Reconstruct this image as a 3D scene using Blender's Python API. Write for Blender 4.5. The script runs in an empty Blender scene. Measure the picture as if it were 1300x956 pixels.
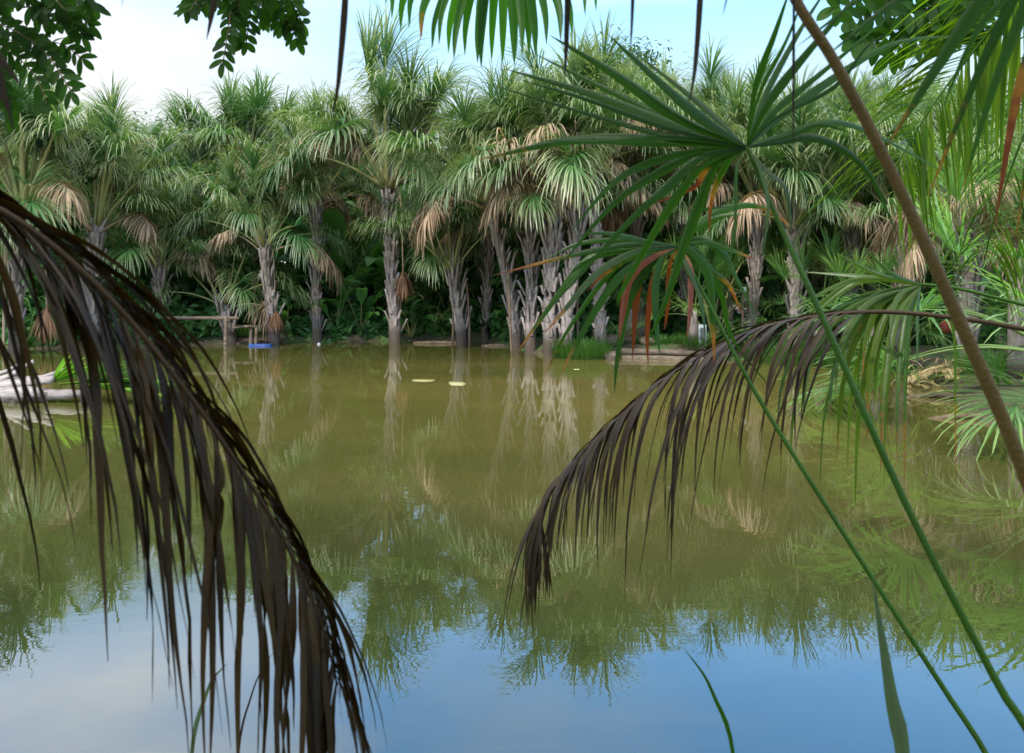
import bpy, math, random
from mathutils import Vector, Matrix
R = math.radians
rnd = random.Random(11)
S = bpy.context.scene
COL = S.collection

# ---------------------------------------------------------------- camera frame
F = 1000.0; HOR = 360.0; EYE = 1.6           # focal length in pixels of the 1300 px photo, horizon row, eye height
def at(px, py, Y):
    return Vector(((px - 650) / F * Y, Y, EYE - (py - HOR) / F * Y))
cam_d = bpy.data.cameras.new('camera'); cam = bpy.data.objects.new('camera', cam_d); COL.objects.link(cam)
cam.location = (0, 0, EYE); cam.rotation_euler = (R(90), 0, 0)
cam_d.sensor_width = 36; cam_d.lens = 36 * F / 1300
cam_d.shift_y = -(478 - HOR) / 1300
cam_d.clip_start = 0.02; cam_d.clip_end = 3000
cam_d.dof.use_dof = True; cam_d.dof.focus_distance = 5.0; cam_d.dof.aperture_fstop = 9.0
S.camera = cam

# ---------------------------------------------------------------- mesh helper
class MB:
    def __init__(s):
        s.v = []; s.f = []; s.m = []; s.al = []; s.to = []; s.dr = []
    def vert(s, p, al=0.0, to=0.5, dr=0.0):
        s.v.append((p[0], p[1], p[2])); s.al.append(al); s.to.append(to); s.dr.append(dr)
        return len(s.v) - 1
    def face(s, idx, m=0):
        s.f.append(idx); s.m.append(m)
    def add(s, o, M):
        b = len(s.v)
        for p in o.v:
            q = M @ Vector(p); s.v.append((q.x, q.y, q.z))
        s.al += o.al; s.to += o.to; s.dr += o.dr; s.m += o.m
        s.f += [tuple(i + b for i in f) for f in o.f]
    def mesh(s, name, mats, smooth=True):
        me = bpy.data.meshes.new(name)
        me.from_pydata(s.v, [], s.f)
        for m in mats: me.materials.append(m)
        me.polygons.foreach_set('material_index', s.m)
        me.polygons.foreach_set('use_smooth', [smooth] * len(s.f))
        for n, d in (('along', s.al), ('tone', s.to), ('dry', s.dr)):
            a = me.attributes.new(n, 'FLOAT', 'POINT'); a.data.foreach_set('value', d)
        me.update()
        return me
    def build(s, name, mats, parent=None, smooth=True):
        if not isinstance(mats, (list, tuple)): mats = [mats]
        return link(name, s.mesh(name, mats, smooth), parent)

def link(name, me, parent=None):
    o = bpy.data.objects.new(name, me); COL.objects.link(o)
    if parent: o.parent = parent
    return o
def tag(o, label=None, cat=None, group=None, kind=None):
    if label: o['label'] = label
    if cat: o['category'] = cat
    if group: o['group'] = group
    if kind: o['kind'] = kind
    return o
def thing(name, label, cat, loc=(0, 0, 0), group=None):
    o = bpy.data.objects.new(name, None); COL.objects.link(o); o.location = loc
    o.empty_display_size = 0.1
    return tag(o, label, cat, group)

# ---------------------------------------------------------------- materials
def mat(name):
    m = bpy.data.materials.new(name); m.use_nodes = True
    nt = m.node_tree; nt.nodes.clear()
    out = nt.nodes.new('ShaderNodeOutputMaterial')
    return m, nt, out
def N(nt, t, **kw):
    n = nt.nodes.new(t)
    for k, v in kw.items():
        if k.startswith('_'): setattr(n, k[1:], v)
        else:
            n.inputs[int(k[1:]) if k[0] == 'i' and k[1:].isdigit() else k].default_value = v
    return n
def ramp(nt, src, stops):
    r = nt.nodes.new('ShaderNodeValToRGB')
    e = r.color_ramp.elements
    while len(e) < len(stops): e.new(0.5)
    for i, (p, c) in enumerate(stops):
        e[i].position = p; e[i].color = (c[0], c[1], c[2], 1)
    nt.links.new(src, r.inputs[0]); return r
def mix(nt, fac, a, b, mode='MIX'):
    m = nt.nodes.new('ShaderNodeMix'); m.data_type = 'RGBA'; m.blend_type = mode
    for sock, val in ((m.inputs[0], fac), (m.inputs[6], a), (m.inputs[7], b)):
        if hasattr(val, 'links'): nt.links.new(val, sock)
        elif isinstance(val, (tuple, list)): sock.default_value = (val[0], val[1], val[2], 1)
        else: sock.default_value = val
    return m.outputs[2]
def math_(nt, op, a, b=0.0, c=None, clamp=False):
    m = nt.nodes.new('ShaderNodeMath'); m.operation = op; m.use_clamp = clamp
    for i, v in enumerate((a, b, c)):
        if v is None: continue
        if hasattr(v, 'links'): nt.links.new(v, m.inputs[i])
        else: m.inputs[i].default_value = v
    return m.outputs[0]
def attr(nt, n):
    a = nt.nodes.new('ShaderNodeAttribute'); a.attribute_name = n; return a.outputs['Fac']

def leaf_mat(name, c0, c1, tip=None, tipamt=0.0, dry0=(0.27, 0.115, 0.02), dry1=(0.14, 0.032, 0.010), trans=0.35, rough=0.45, spec=0.4,
             tcol=1.5, stripe=0.0, objvar=0.35):
    m, nt, out = mat(name); L = nt.links
    to = attr(nt, 'tone'); al = attr(nt, 'along'); dr = attr(nt, 'dry')
    oi = nt.nodes.new('ShaderNodeObjectInfo')
    t = math_(nt, 'ADD', math_(nt, 'MULTIPLY', to, 1 - objvar), math_(nt, 'MULTIPLY', oi.outputs['Random'], objvar))
    geo = nt.nodes.new('ShaderNodeTexCoord')
    nz = N(nt, 'ShaderNodeTexNoise', Scale=14.0, Detail=3.0); L.new(geo.outputs['Object'], nz.inputs['Vector'])
    t = math_(nt, 'ADD', t, math_(nt, 'MULTIPLY_ADD', nz.outputs[0], 0.5, -0.25), clamp=True)
    c = mix(nt, t, c0, c1)
    if tip:
        f = math_(nt, 'MULTIPLY', math_(nt, 'POWER', al, 2.2), math_(nt, 'MULTIPLY', t, tipamt * 2), clamp=True)
        c = mix(nt, f, c, tip)
    # dried portion: grows from the tip, blotchy edge
    nz2 = N(nt, 'ShaderNodeTexNoise', Scale=60.0, Detail=2.0); L.new(geo.outputs['Object'], nz2.inputs['Vector'])
    ed = math_(nt, 'ADD', math_(nt, 'ADD', al, dr), math_(nt, 'MULTIPLY_ADD', nz2.outputs[0], 0.35, -1.17))
    f1 = math_(nt, 'MULTIPLY', ed, 7.0, clamp=True)
    f2 = math_(nt, 'MULTIPLY', math_(nt, 'ADD', ed, -0.12), 6.0, clamp=True)
    isd = math_(nt, 'MULTIPLY', dr, 50.0, clamp=True)
    dc = mix(nt, f2, dry0, dry1)
    c = mix(nt, math_(nt, 'MULTIPLY', f1, isd), c, dc)
    p = N(nt, 'ShaderNodeBsdfPrincipled', Roughness=rough)
    p.inputs['Specular IOR Level'].default_value = spec
    L.new(c, p.inputs['Base Color'])
    if stripe:
        wv = N(nt, 'ShaderNodeTexNoise', Scale=220.0, Detail=1.0); L.new(geo.outputs['Object'], wv.inputs['Vector'])
        b = N(nt, 'ShaderNodeBump', Strength=stripe, Distance=0.002); L.new(wv.outputs[0], b.inputs['Height']); L.new(b.outputs[0], p.inputs['Normal'])
    if trans > 0:
        tr = nt.nodes.new('ShaderNodeBsdfTranslucent')
        L.new(mix(nt, 1.0, c, (tcol, tcol * 1.05, tcol * 0.5), 'MULTIPLY'), tr.inputs[0])
        ms = nt.nodes.new('ShaderNodeMixShader'); ms.inputs[0].default_value = trans
        L.new(p.outputs[0], ms.inputs[1]); L.new(tr.outputs[0], ms.inputs[2]); L.new(ms.outputs[0], out.inputs[0])
    else: L.new(p.outputs[0], out.inputs[0])
    return m

def rough_mat(name, stops, scale=(6, 6, 1.2), rough=0.85, bump=0.5, bdist=0.03, nscale=3.0, detail=6.0, spec=0.25, coord='Object'):
    m, nt, out = mat(name); L = nt.links
    tc = nt.nodes.new('ShaderNodeTexCoord'); mp = nt.nodes.new('ShaderNodeMapping')
    mp.inputs['Scale'].default_value = scale; L.new(tc.outputs[coord], mp.inputs[0])
    nz = N(nt, 'ShaderNodeTexNoise', Scale=nscale, Detail=detail, Roughness=0.65); L.new(mp.outputs[0], nz.inputs['Vector'])
    r = ramp(nt, nz.outputs[0], stops)
    p = N(nt, 'ShaderNodeBsdfPrincipled', Roughness=rough); p.inputs['Specular IOR Level'].default_value = spec
    to = attr(nt, 'tone')
    hv = nt.nodes.new('ShaderNodeHueSaturation'); L.new(r.outputs[0], hv.inputs['Color'])
    L.new(math_(nt, 'MULTIPLY_ADD', to, 0.8, 0.6), hv.inputs['Value'])
    if name == 'palm_trunk_bark':
        ge = nt.nodes.new('ShaderNodeNewGeometry'); sp = nt.nodes.new('ShaderNodeSeparateXYZ'); L.new(ge.outputs['Position'], sp.inputs[0])
        wet = math_(nt, 'MULTIPLY_ADD', math_(nt, 'ADD', sp.outputs[2], math_(nt, 'MULTIPLY', nz.outputs[0], -.7)), -5.0, .9, clamp=True)
        nl = N(nt, 'ShaderNodeTexNoise', Scale=2.2, Detail=3.0); L.new(tc.outputs['Object'], nl.inputs['Vector'])
        lich = ramp(nt, nl.outputs[0], [(.5, (0, 0, 0)), (.68, (.55, .55, .55))]).outputs[0]
        cc = mix(nt, lich, hv.outputs[0], (.20, .17, .11))
        L.new(mix(nt, math_(nt, 'MULTIPLY', wet, .8), cc, (.06, .04, .025)), p.inputs['Base Color'])
    else: L.new(hv.outputs[0], p.inputs['Base Color'])
    b = N(nt, 'ShaderNodeBump', Strength=bump, Distance=bdist); L.new(nz.outputs[0], b.inputs['Height']); L.new(b.outputs[0], p.inputs['Normal'])
    L.new(p.outputs[0], out.inputs[0])
    return m

M_PALM = leaf_mat('palm_leaf', (0.022, 0.090, 0.024), (0.082, 0.205, 0.055), tip=(0.46, 0.45, 0.26), tipamt=0.60, trans=0.30, rough=0.38, spec=0.55)
M_PALM2 = leaf_mat('back_palm_leaf', (0.028, 0.098, 0.034), (0.07, 0.185, 0.055), tip=(0.34, 0.37, 0.20), tipamt=0.45, trans=0.32, rough=0.42, spec=0.5)
M_YOUNG = leaf_mat('young_palm_leaf', (0.06, 0.18, 0.045), (0.17, 0.33, 0.10), tip=(0.4, 0.42, 0.14), tipamt=0.3, trans=0.40, rough=0.4, spec=0.5)
M_DEADF = leaf_mat('dead_palm_leaf', (0.14, 0.085, 0.05), (0.50, 0.37, 0.25), trans=0.15, rough=0.8, spec=0.2)
M_BRUSH = leaf_mat('dead_brush', (0.16, 0.075, 0.04), (0.34, 0.19, 0.11), trans=0.10, rough=0.85, spec=0.15)
M_PET = leaf_mat('petiole', (0.16, 0.19, 0.05), (0.36, 0.32, 0.14), trans=0.0, rough=0.5)
M_YPET = leaf_mat('young_petiole', (0.05, 0.12, 0.02), (0.14, 0.20, 0.05), trans=0.0, rough=0.5)
M_PETD = leaf_mat('dead_petiole', (0.20, 0.14, 0.09), (0.40, 0.30, 0.19), trans=0.0, rough=0.8)
M_BARK = rough_mat('palm_trunk_bark', [(0.25, (0.11, 0.082, 0.07)), (0.5, (0.27, 0.22, 0.20)), (0.75, (0.46, 0.39, 0.36))], scale=(5, 5, 1.4), bump=0.8)
M_WOODG = rough_mat('weathered_wood', [(0.3, (0.08, 0.055, 0.038)), (0.55, (0.20, 0.15, 0.11)), (0.8, (0.34, 0.28, 0.22))], scale=(1.2, 8, 8), bump=0.6, bdist=0.01)
M_POLE = rough_mat('bark_pole', [(0.3, (0.07, 0.045, 0.028)), (0.7, (0.20, 0.14, 0.09))], scale=(3, 3, 1), bump=0.5, bdist=0.01)
M_UNDER = leaf_mat('undergrowth_leaf', (0.02, 0.075, 0.02), (0.08, 0.19, 0.05), trans=0.3, rough=0.45, spec=0.35)
M_UNDER2 = leaf_mat('bank_leaf', (0.035, 0.11, 0.028), (0.12, 0.27, 0.07), trans=0.35, rough=0.45, spec=0.4)
M_BROAD = leaf_mat('broad_leaf', (0.03, 0.12, 0.03), (0.10, 0.28, 0.07), tip=(0.2, 0.3, 0.08), tipamt=0.3, trans=0.4, rough=0.35, spec=0.5)
M_TREE = leaf_mat('tree_leaf', (0.02, 0.06, 0.02), (0.07, 0.14, 0.05), trans=0.3, rough=0.5)
M_FGREEN = leaf_mat('foreground_green_leaf', (0.010, 0.042, 0.003), (0.030, 0.100, 0.006), trans=0.40, rough=0.34, spec=0.35, stripe=0.3, tcol=1.8)
M_FYEL = leaf_mat('sunlit_leaf', (0.02, 0.085, 0.006), (0.14, 0.24, 0.012), trans=0.5, rough=0.32, spec=0.6, stripe=0.2, tcol=1.6, objvar=0)
M_FYEL2 = leaf_mat('yellow_green_strip', (0.018, 0.075, 0.006), (0.13, 0.19, 0.012), trans=0.42, rough=0.35, spec=0.5, stripe=0.2, tcol=1.5)
M_FGR2 = leaf_mat('overhead_fan_strip', (0.016, 0.075, 0.008), (0.05, 0.16, 0.012), trans=0.55, rough=0.4, spec=0.25, tcol=2.2)
M_FSTALK = leaf_mat('green_stalk', (0.014, 0.05, 0.001), (0.04, 0.12, 0.003), trans=0.0, rough=0.5, spec=0.2, stripe=.8)
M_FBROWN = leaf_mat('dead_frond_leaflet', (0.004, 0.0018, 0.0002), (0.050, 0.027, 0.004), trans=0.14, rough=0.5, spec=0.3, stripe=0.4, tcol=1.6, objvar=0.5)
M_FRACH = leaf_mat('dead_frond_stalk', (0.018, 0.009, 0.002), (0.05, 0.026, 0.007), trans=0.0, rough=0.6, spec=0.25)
M_STEMB = leaf_mat('brown_stalk', (0.035, 0.020, 0.002), (0.17, 0.105, 0.016), trans=0.0, rough=0.6, spec=0.3, stripe=.8)
M_OVAL = leaf_mat('overhead_leaf', (0.010, 0.03, 0.008), (0.03, 0.09, 0.008), trans=0.5, rough=0.5, spec=0.15, tcol=1.8)
M_REED = leaf_mat('pale_reed', (0.05, 0.085, 0.04), (0.09, 0.14, 0.07), trans=.2, rough=.5)
M_GRASS = leaf_mat('grass_blade', (0.05, 0.14, 0.025), (0.13, 0.28, 0.05), trans=0.4, rough=0.5)

# ---------------------------------------------------------------- strips and tubes
def strip(mb, p, d, L, w, n=5, g=1.0, g2=None, side=None, fold=0.0, mi=0, tone=0.5, dry=0.0, prof=None, wob=0.0, r=rnd, cross=1, a0=0.0):
    """a leaf segment grown from p along d, pulled down by gravity g (g2 past the middle)"""
    p = Vector(p); d = Vector(d).normalized(); g2 = g if g2 is None else g2
    ds = L / n; prev = None
    for i in range(n + 1):
        u = i / n
        sd = d.cross(Vector((0, 0, 1))) if side is None else side - d * side.dot(d)
        if sd.length < 1e-3: sd = Vector((1, 0, 0))
        sd.normalize()
        ww = w * (prof(u) if prof else math.sin(math.pi * min(1, 0.12 + 0.88 * u)) ** 0.7) * 0.5
        if i == n: ww = w * 0.03
        a = a0 + (1 - a0) * u
        if cross == 1:
            cur = (mb.vert(p - sd * ww, a, tone, dry), mb.vert(p + sd * ww, a, tone, dry))
        else:
            nn = sd.cross(d).normalized()
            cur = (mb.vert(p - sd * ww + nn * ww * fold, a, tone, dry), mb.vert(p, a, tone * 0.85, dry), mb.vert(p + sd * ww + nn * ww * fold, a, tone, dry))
        if prev:
            for k in range(len(cur) - 1):
                mb.face((prev[k], prev[k + 1], cur[k + 1], cur[k]), mi)
        prev = cur
        gg = g + (g2 - g) * min(1, max(0, (u - 0.3) / 0.4))
        p = p + d * ds
        d = d + Vector((0, 0, -1)) * gg * ds / max(L, 1e-6)
        if wob: d = d + Vector((r.uniform(-1, 1), r.uniform(-1, 1), r.uniform(-.4, .4))) * wob
        d.normalize()
    return p

def crv(pts, n):
    """Catmull-Rom through points"""
    P = [Vector(q) for q in pts]; P = [P[0] * 2 - P[1]] + P + [P[-1] * 2 - P[-2]]
    out = []; k = len(P) - 3
    for i in range(n + 1):
        t = i / n * k; j = min(k - 1, int(t)); u = t - j
        a, b, c, d = P[j:j + 4]
        out.append(0.5 * ((2 * b) + (c - a) * u + (2 * a - 5 * b + 4 * c - d) * u * u + (3 * b - a - 3 * c + d) * u ** 3))
    return out
def tube(mb, pts, rad, seg=8, mi=0, tone=0.5, flat=1.0, jit=0.0, cap=True, r=rnd):
    prev = None; n = len(pts)
    for i, p in enumerate(pts):
        t = (pts[min(n - 1, i + 1)] - pts[max(0, i - 1)]).normalized()
        s = t.cross(Vector((0, 0, 1)))
        if s.length < 0.05: s = t.cross(Vector((0, 1, 0)))
        s.normalize(); q = s.cross(t)
        rr = rad(i / (n - 1)) if callable(rad) else rad
        cur = []
        for k in range(seg):
            a = 2 * math.pi * k / seg; j = 1 + r.uniform(-jit, jit)
            cur.append(mb.vert(p + (s * math.cos(a) + q * math.sin(a) * flat) * rr * j, i / (n - 1), tone))
        if prev:
            for k in range(seg): mb.face((prev[k], prev[(k + 1) % seg], cur[(k + 1) % seg], cur[k]), mi)
        elif cap: mb.face(tuple(reversed(cur)), mi)
        prev = cur
    if cap: mb.face(tuple(prev), mi)

# ---------------------------------------------------------------- fan-palm fronds of the far palms
def fan_frond(seed, elev, Lp=2.0, Rb=1.22, nseg=128, dead=False, young=False):
    if elev > 78 and not young: Lp *= .72
    r = random.Random(seed); mb = MB()
    d = Vector((math.cos(R(elev)), 0, math.sin(R(elev)))); p = Vector((0.05, 0, 0)); pts = [p.copy()]
    gp = 0.05 if elev > 50 else 0.11
    for i in range(8):
        p = p + d * Lp / 8; d = (d + Vector((0, r.uniform(-.02, .02), -gp * math.cos(R(elev)) * (1 if elev > -20 else .2)))).normalized(); pts.append(p.copy())
    tp = r.uniform(0.2, 0.9)
    tube(mb, pts, lambda u: (0.068 - 0.045 * u if u < .999 else 0.016) * (.42 if young else 1), seg=5, mi=1, tone=tp, flat=0.6)
    if not young:
        d = (d + Vector((0, 0, -(0.15 if elev > 75 else 0.4 if elev > 45 else 0.75)))).normalized()
    t = d; s = Vector((0, 1, 0)); nn = s.cross(t) * -1
    if nn.z < 0: nn = -nn
    span = 150 if not young else 95
    if elev > 65: span = 105
    roll = r.uniform(-.25, .25)
    s = (s * math.cos(roll) + nn * math.sin(roll)).normalized(); nn = t.cross(s); nn = nn if nn.z > 0 else -nn
    base_tone = r.uniform(0.15, 0.8)
    for i in range(nseg):
        th = R(-span + 2 * span * (i + r.uniform(-.3, .3)) / (nseg - 1)); c = math.cos(th)
        along = 0.34 * max(0.0, c) ** 1.0 * Rb
        st = p + t * along * 0.8 + Vector((0, 0, -1)) * along * 0.18
        cup = 0.28 if not dead else -0.05
        dd = t * c + s * math.sin(th) + nn * (cup + r.uniform(-.24, .30))
        L = Rb * (0.86 + 0.14 * c) * r.uniform(0.72, 1.18)
        if dead:
            dd = dd + Vector((0, 0, -0.25)); strip(mb, st, dd, L * 1.0, 0.038, 8, g=1.6 * r.uniform(.6, 1.5), g2=6.0, mi=0, tone=min(1, max(0, base_tone + r.uniform(-.5, .5))), wob=0.13, r=r)
        else:
            g1, g2 = (0.8, 4.6) if elev < 60 else ((0.7, 4.2) if elev < 75 else (.45, 2.6))
            if young: g1, g2 = 0.25, 1.8
            if elev < 25 and not young: g1, g2 = 1.2, 5.0
            strip(mb, st, dd, L, 0.037, 8, g=g1 * r.uniform(.6, 1.5), g2=g2 * r.uniform(.6, 1.5), mi=0,
                  tone=min(1, max(0, base_tone + r.uniform(-.25, .3))), wob=0.05, r=r,
                  prof=lambda u: min(1.0, 0.18 + 2.2 * u) * (1 - u) ** 0.42 if u < 1 else 0)
    return mb
def brush_frond(seed, Lp=2.3, Rb=0.75):
    """a dead frond broken over: bare stalk straight down, blade closed like a brush"""
    r = random.Random(seed); mb = MB()
    pts = [Vector((0, 0, 0)), Vector((.22, 0, .12)), Vector((.36, 0, -.15)), Vector((.42, 0, -Lp * .5)), Vector((.45, 0, -Lp))]
    tube(mb, crv(pts, 14), lambda u: 0.032 - 0.012 * u, seg=5, mi=1, tone=r.uniform(.5, 1))
    tip = pts[-1]
    for i in range(130):
        a = r.uniform(0, 2 * math.pi); w = r.uniform(0.1, .8)
        strip(mb, tip + Vector((0, 0, r.uniform(-.05, .1))), Vector((math.cos(a) * w, math.sin(a) * w, -1 + r.uniform(0, .5))), Rb * r.uniform(.75, 1.15), 0.035, 5, g=1.5, g2=1.2,
              mi=0, tone=r.uniform(0, 1), wob=0.06, r=r)
    return mb
EL = [87, 80, 72, 64, 56, 46, 34, 18]
LIB = {}
for e in EL:
    for k in range(3):
        mb = fan_frond(100 + e * 7 + k, e + k * 3 - 3)
        LIB[('g', e, k)] = (mb, mb.mesh('frond', [M_PALM, M_PET]))
for k in range(4):
    mb = fan_frond(900 + k, [66, 54, 42, 28][k], Lp=1.6, Rb=1.2, nseg=110, dead=True)
    LIB[('d', k)] = (mb, mb.mesh('dead_frond', [M_DEADF, M_PETD]))
for k in range(2):
    mb = brush_frond(950 + k); LIB[('b', k)] = (mb, mb.mesh('dead_frond', [M_BRUSH, M_PETD]))
for e in (75, 55, 35, 15):
    for k in range(2):
        mb = fan_frond(1200 + e + k, e, Lp=1.5, Rb=1.05, nseg=64, young=True)
        LIB[('y', e, k)] = (mb, mb.mesh('frond', [M_YOUNG, M_YPET]))

def crown_plan(r, n, ndead, low=30):
    plan = []; els = [e for e in EL if e >= low]
    for i in range(n):
        u = (i + .5) / n
        e = els[min(len(els) - 1, int(u * len(els)))]
        plan.append(('g', e, r.randrange(3), (i * 137.5 + r.uniform(-16, 16)) % 360, r.uniform(.88, 1.1)))
    for i in range(ndead):
        plan.append(('d', r.randrange(4), None, (i * 360 / max(1, ndead) + r.uniform(-30, 30)) % 360, r.uniform(.85, 1.1)))
    return plan

def trunk_mb(seed, h, r0, lean, boots=True, bootlen=0.55):
    r = random.Random(seed); mb = MB(); pts = []
    n = max(6, int(h / 0.22))
    ph = r.uniform(0, 6)
    for i in range(n + 1):
        u = i / n
        pts.append(Vector((lean[0] * u * u + 0.04 * math.sin(ph + u * 5), lean[1] * u * u + 0.04 * math.cos(ph + u * 4), -0.7 + (h + 0.7) * u)))
    tube(mb, pts, lambda u: r0 * (1.15 - 0.35 * u if u > .06 else 1.3 - 1.6 * u) * (1 + .05 * math.sin(u * 40)), seg=12, jit=0.07, tone=0.45, r=r)
    if boots:
        nb = int(h * 17)
        for i in range(nb):
            u = 0.10 + 0.95 * (i / nb) ** 0.9; z = u * h
            if z < 0.35: continue
            a = i * 2.39996 + r.uniform(-.2, .2)
            q = pts[min(n, int((z + .7) / (h + .7) * n))]
            rr = r0 * (1.1 - .3 * min(1, u)) * .93
            out = Vector((math.cos(a), math.sin(a), 0))
            base = Vector((q.x, q.y, z - .1)) + out * rr
            L = bootlen * r.choice([r.uniform(.3, .7), r.uniform(.6, 1.2)]) * (0.55 + .55 * min(1, u))
            sd = Vector((-out.y, out.x, 0))
            tn = r.uniform(.25, .95)
            dd = out * (r.uniform(.03, .2) if r.random() < .8 else r.uniform(.2, .5)) + Vector((0, 0, 1)) + sd * r.uniform(-.15, .15)
            prev = None
            dd.normalize()
            for k in range(4):
                v = k / 3; ww = r0 * .46 * (1 - .62 * v ** .8) * (1 if k < 3 else .6)
                c = base + dd * L * v + out * (.05 * L * v * v)
                cur = [mb.vert(c - sd * ww, v, tn), mb.vert(c + out * (.035 + .02 * v), v, tn), mb.vert(c + sd * ww, v, tn), mb.vert(c - out * .015, v, tn * .6)]
                if prev:
                    for j in range(4): mb.face((prev[j], prev[(j + 1) % 4], cur[(j + 1) % 4], cur[j]))
                prev = cur
            mb.face(tuple(prev))
    return mb, pts[-1]

def ground_z(x, y):
    return max(0.0, gh(x, y))

# pond outline
POND = [(-15, .9), (-15.5, 8), (-14.5, 18.8), (-10.3, 19.5), (-6.4, 21.2), (-3, 21.9), (-0.8, 21.6), (0.0, 19.6), (0.6, 17.6), (1.5, 17.2), (2.4, 17.8), (3.0, 17.2),
        (4.6, 16.8), (6.0, 15.4), (7.0, 13.9), (6.6, 11.8), (5.5, 9.6), (5.3, 7.6), (5.6, 4.5), (4.9, 1.5), (3, .9)]
def sd_pond(x, y):
    inside = False; best = 1e9; n = len(POND); j = n - 1
    for i in range(n):
        xi, yi = POND[i]; xj, yj = POND[j]
        if (yi > y) != (yj > y) and x < (xj - xi) * (y - yi) / (yj - yi) + xi: inside = not inside
        dx, dy = xj - xi, yj - yi
        t = max(0, min(1, ((x - xi) * dx + (y - yi) * dy) / (dx * dx + dy * dy)))
        d = math.hypot(x - xi - dx * t, y - yi - dy * t)
        if d < best: best = d
        j = i
    return -best if inside else best
def gh(x, y):
    s = sd_pond(x, y) if abs(x) < 60 and -40 < y < 80 else 60.0
    if s < 0: return max(-1.1, s * 0.5) 
    n = .05 * math.sin(x * 2.1 + y) + .04 * math.sin(y * 3.3 - x * 1.7) + .03 * math.sin(x * 5.1)
    return min(.22, s * .55) + min(1, s / 3) * n + .02 * min(s, 15)
def axis(lo, hi, dense_lo, dense_hi, st):
    a = []; v = dense_lo
    while v <= dense_hi: a.append(v); v += st
    k = st * 2; v = dense_hi + k; 
    while v < hi: a.append(v); k *= 1.5; v += k
    a.append(hi); k = st * 2; v = dense_lo - k; b = []
    while v > lo: b.append(v); k *= 1.5; v -= k
    b.append(lo); return b[::-1] + a
xs = axis(-900, 900, -18, 14, .35); ys = axis(-900, 1400, -2, 30, .35)
mb = MB()
for y in ys:
    for x in xs: mb.vert((x, y, gh(x, y)))
W = len(xs)
for j in range(len(ys) - 1):
    for i in range(W - 1): mb.face((j * W + i, j * W + i + 1, (j + 1) * W + i + 1, (j + 1) * W + i))
m, nt, out = mat('leaf_litter_soil'); L = nt.links
tc = nt.nodes.new('ShaderNodeTexCoord')
n1 = N(nt, 'ShaderNodeTexNoise', Scale=1.3, Detail=6.0); L.new(tc.outputs['Object'], n1.inputs['Vector'])
n2 = N(nt, 'ShaderNodeTexNoise', Scale=22.0, Detail=4.0); L.new(tc.outputs['Object'], n2.inputs['Vector'])
c1 = ramp(nt, n2.outputs[0], [(.3, (.03, .02, .012)), (.55, (.09, .062, .038)), (.75, (.20, .15, .10))]).outputs[0]
c2 = ramp(nt, n2.outputs[0], [(.3, (.03, .06, .015)), (.7, (.09, .15, .035))]).outputs[0]
f = ramp(nt, n1.outputs[0], [(.45, (0, 0, 0)), (.6, (1, 1, 1))]).outputs[0]
p = N(nt, 'ShaderNodeBsdfPrincipled', Roughness=.95); L.new(mix(nt, f, c1, c2), p.inputs['Base Color'])
b = N(nt, 'ShaderNodeBump', Strength=.6, Distance=.04); L.new(n2.outputs[0], b.inputs['Height']); L.new(b.outputs[0], p.inputs['Normal']); L.new(p.outputs[0], out.inputs[0])
tag(mb.build('ground', m), kind='structure')

# pond water
mb = MB()
nx, ny = 70, 50
for j in range(ny + 1):
    for i in range(nx + 1): mb.vert((-17 + 27 * i / nx, .2 + 23 * j / ny, 0))
for j in range(ny):
    for i in range(nx): mb.face((j * (nx + 1) + i, j * (nx + 1) + i + 1, (j + 1) * (nx + 1) + i + 1, (j + 1) * (nx + 1) + i))
m, nt, out = mat('murky_pond_water'); L = nt.links
tc = nt.nodes.new('ShaderNodeTexCoord')
mp = nt.nodes.new('ShaderNodeMapping'); mp.inputs['Scale'].default_value = (.16, .30, 1); L.new(tc.outputs['Object'], mp.inputs[0])
n1 = N(nt, 'ShaderNodeTexNoise', Scale=1.0, Detail=4.0, Roughness=.55); L.new(mp.outputs[0], n1.inputs['Vector'])
sx = nt.nodes.new('ShaderNodeSeparateXYZ'); L.new(tc.outputs['Object'], sx.inputs[0])
silt = math_(nt, 'ADD', math_(nt, 'MULTIPLY', sx.outputs[0], .045), math_(nt, 'MULTIPLY_ADD', n1.outputs[0], 1.5, -.55), clamp=True)
silt_n = silt
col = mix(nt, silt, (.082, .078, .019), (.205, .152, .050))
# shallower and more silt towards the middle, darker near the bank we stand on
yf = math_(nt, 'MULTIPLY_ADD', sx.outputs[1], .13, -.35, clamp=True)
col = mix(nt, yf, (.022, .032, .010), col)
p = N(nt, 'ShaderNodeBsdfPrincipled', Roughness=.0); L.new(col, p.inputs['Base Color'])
p.inputs['IOR'].default_value = 2.1
mp2 = nt.nodes.new('ShaderNodeMapping'); mp2.inputs['Scale'].default_value = (1.0, 2.2, 1); mp2.inputs['Rotation'].default_value = (0, 0, R(-12)); L.new(tc.outputs['Object'], mp2.inputs[0])
w1 = N(nt, 'ShaderNodeTexNoise', Scale=2.6, Detail=3.0, Roughness=.5); L.new(mp2.outputs[0], w1.inputs['Vector'])
w2 = N(nt, 'ShaderNodeTexNoise', Scale=.5, Detail=2.0); L.new(tc.outputs['Object'], w2.inputs['Vector'])
w3 = N(nt, 'ShaderNodeTexNoise', Scale=9.0, Detail=2.0, Roughness=.5); L.new(mp2.outputs[0], w3.inputs['Vector'])
gate = ramp(nt, w2.outputs[0], [(.42, (.15, .15, .15)), (.62, (1, 1, 1))]).outputs[0]
h = math_(nt, 'ADD', w1.outputs[0], math_(nt, 'MULTIPLY', math_(nt, 'MULTIPLY', w3.outputs[0], gate), .22))
b = N(nt, 'ShaderNodeBump', Strength=1.0, Distance=.0006); L.new(h, b.inputs['Height']); L.new(b.outputs[0], p.inputs['Normal'])
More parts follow.
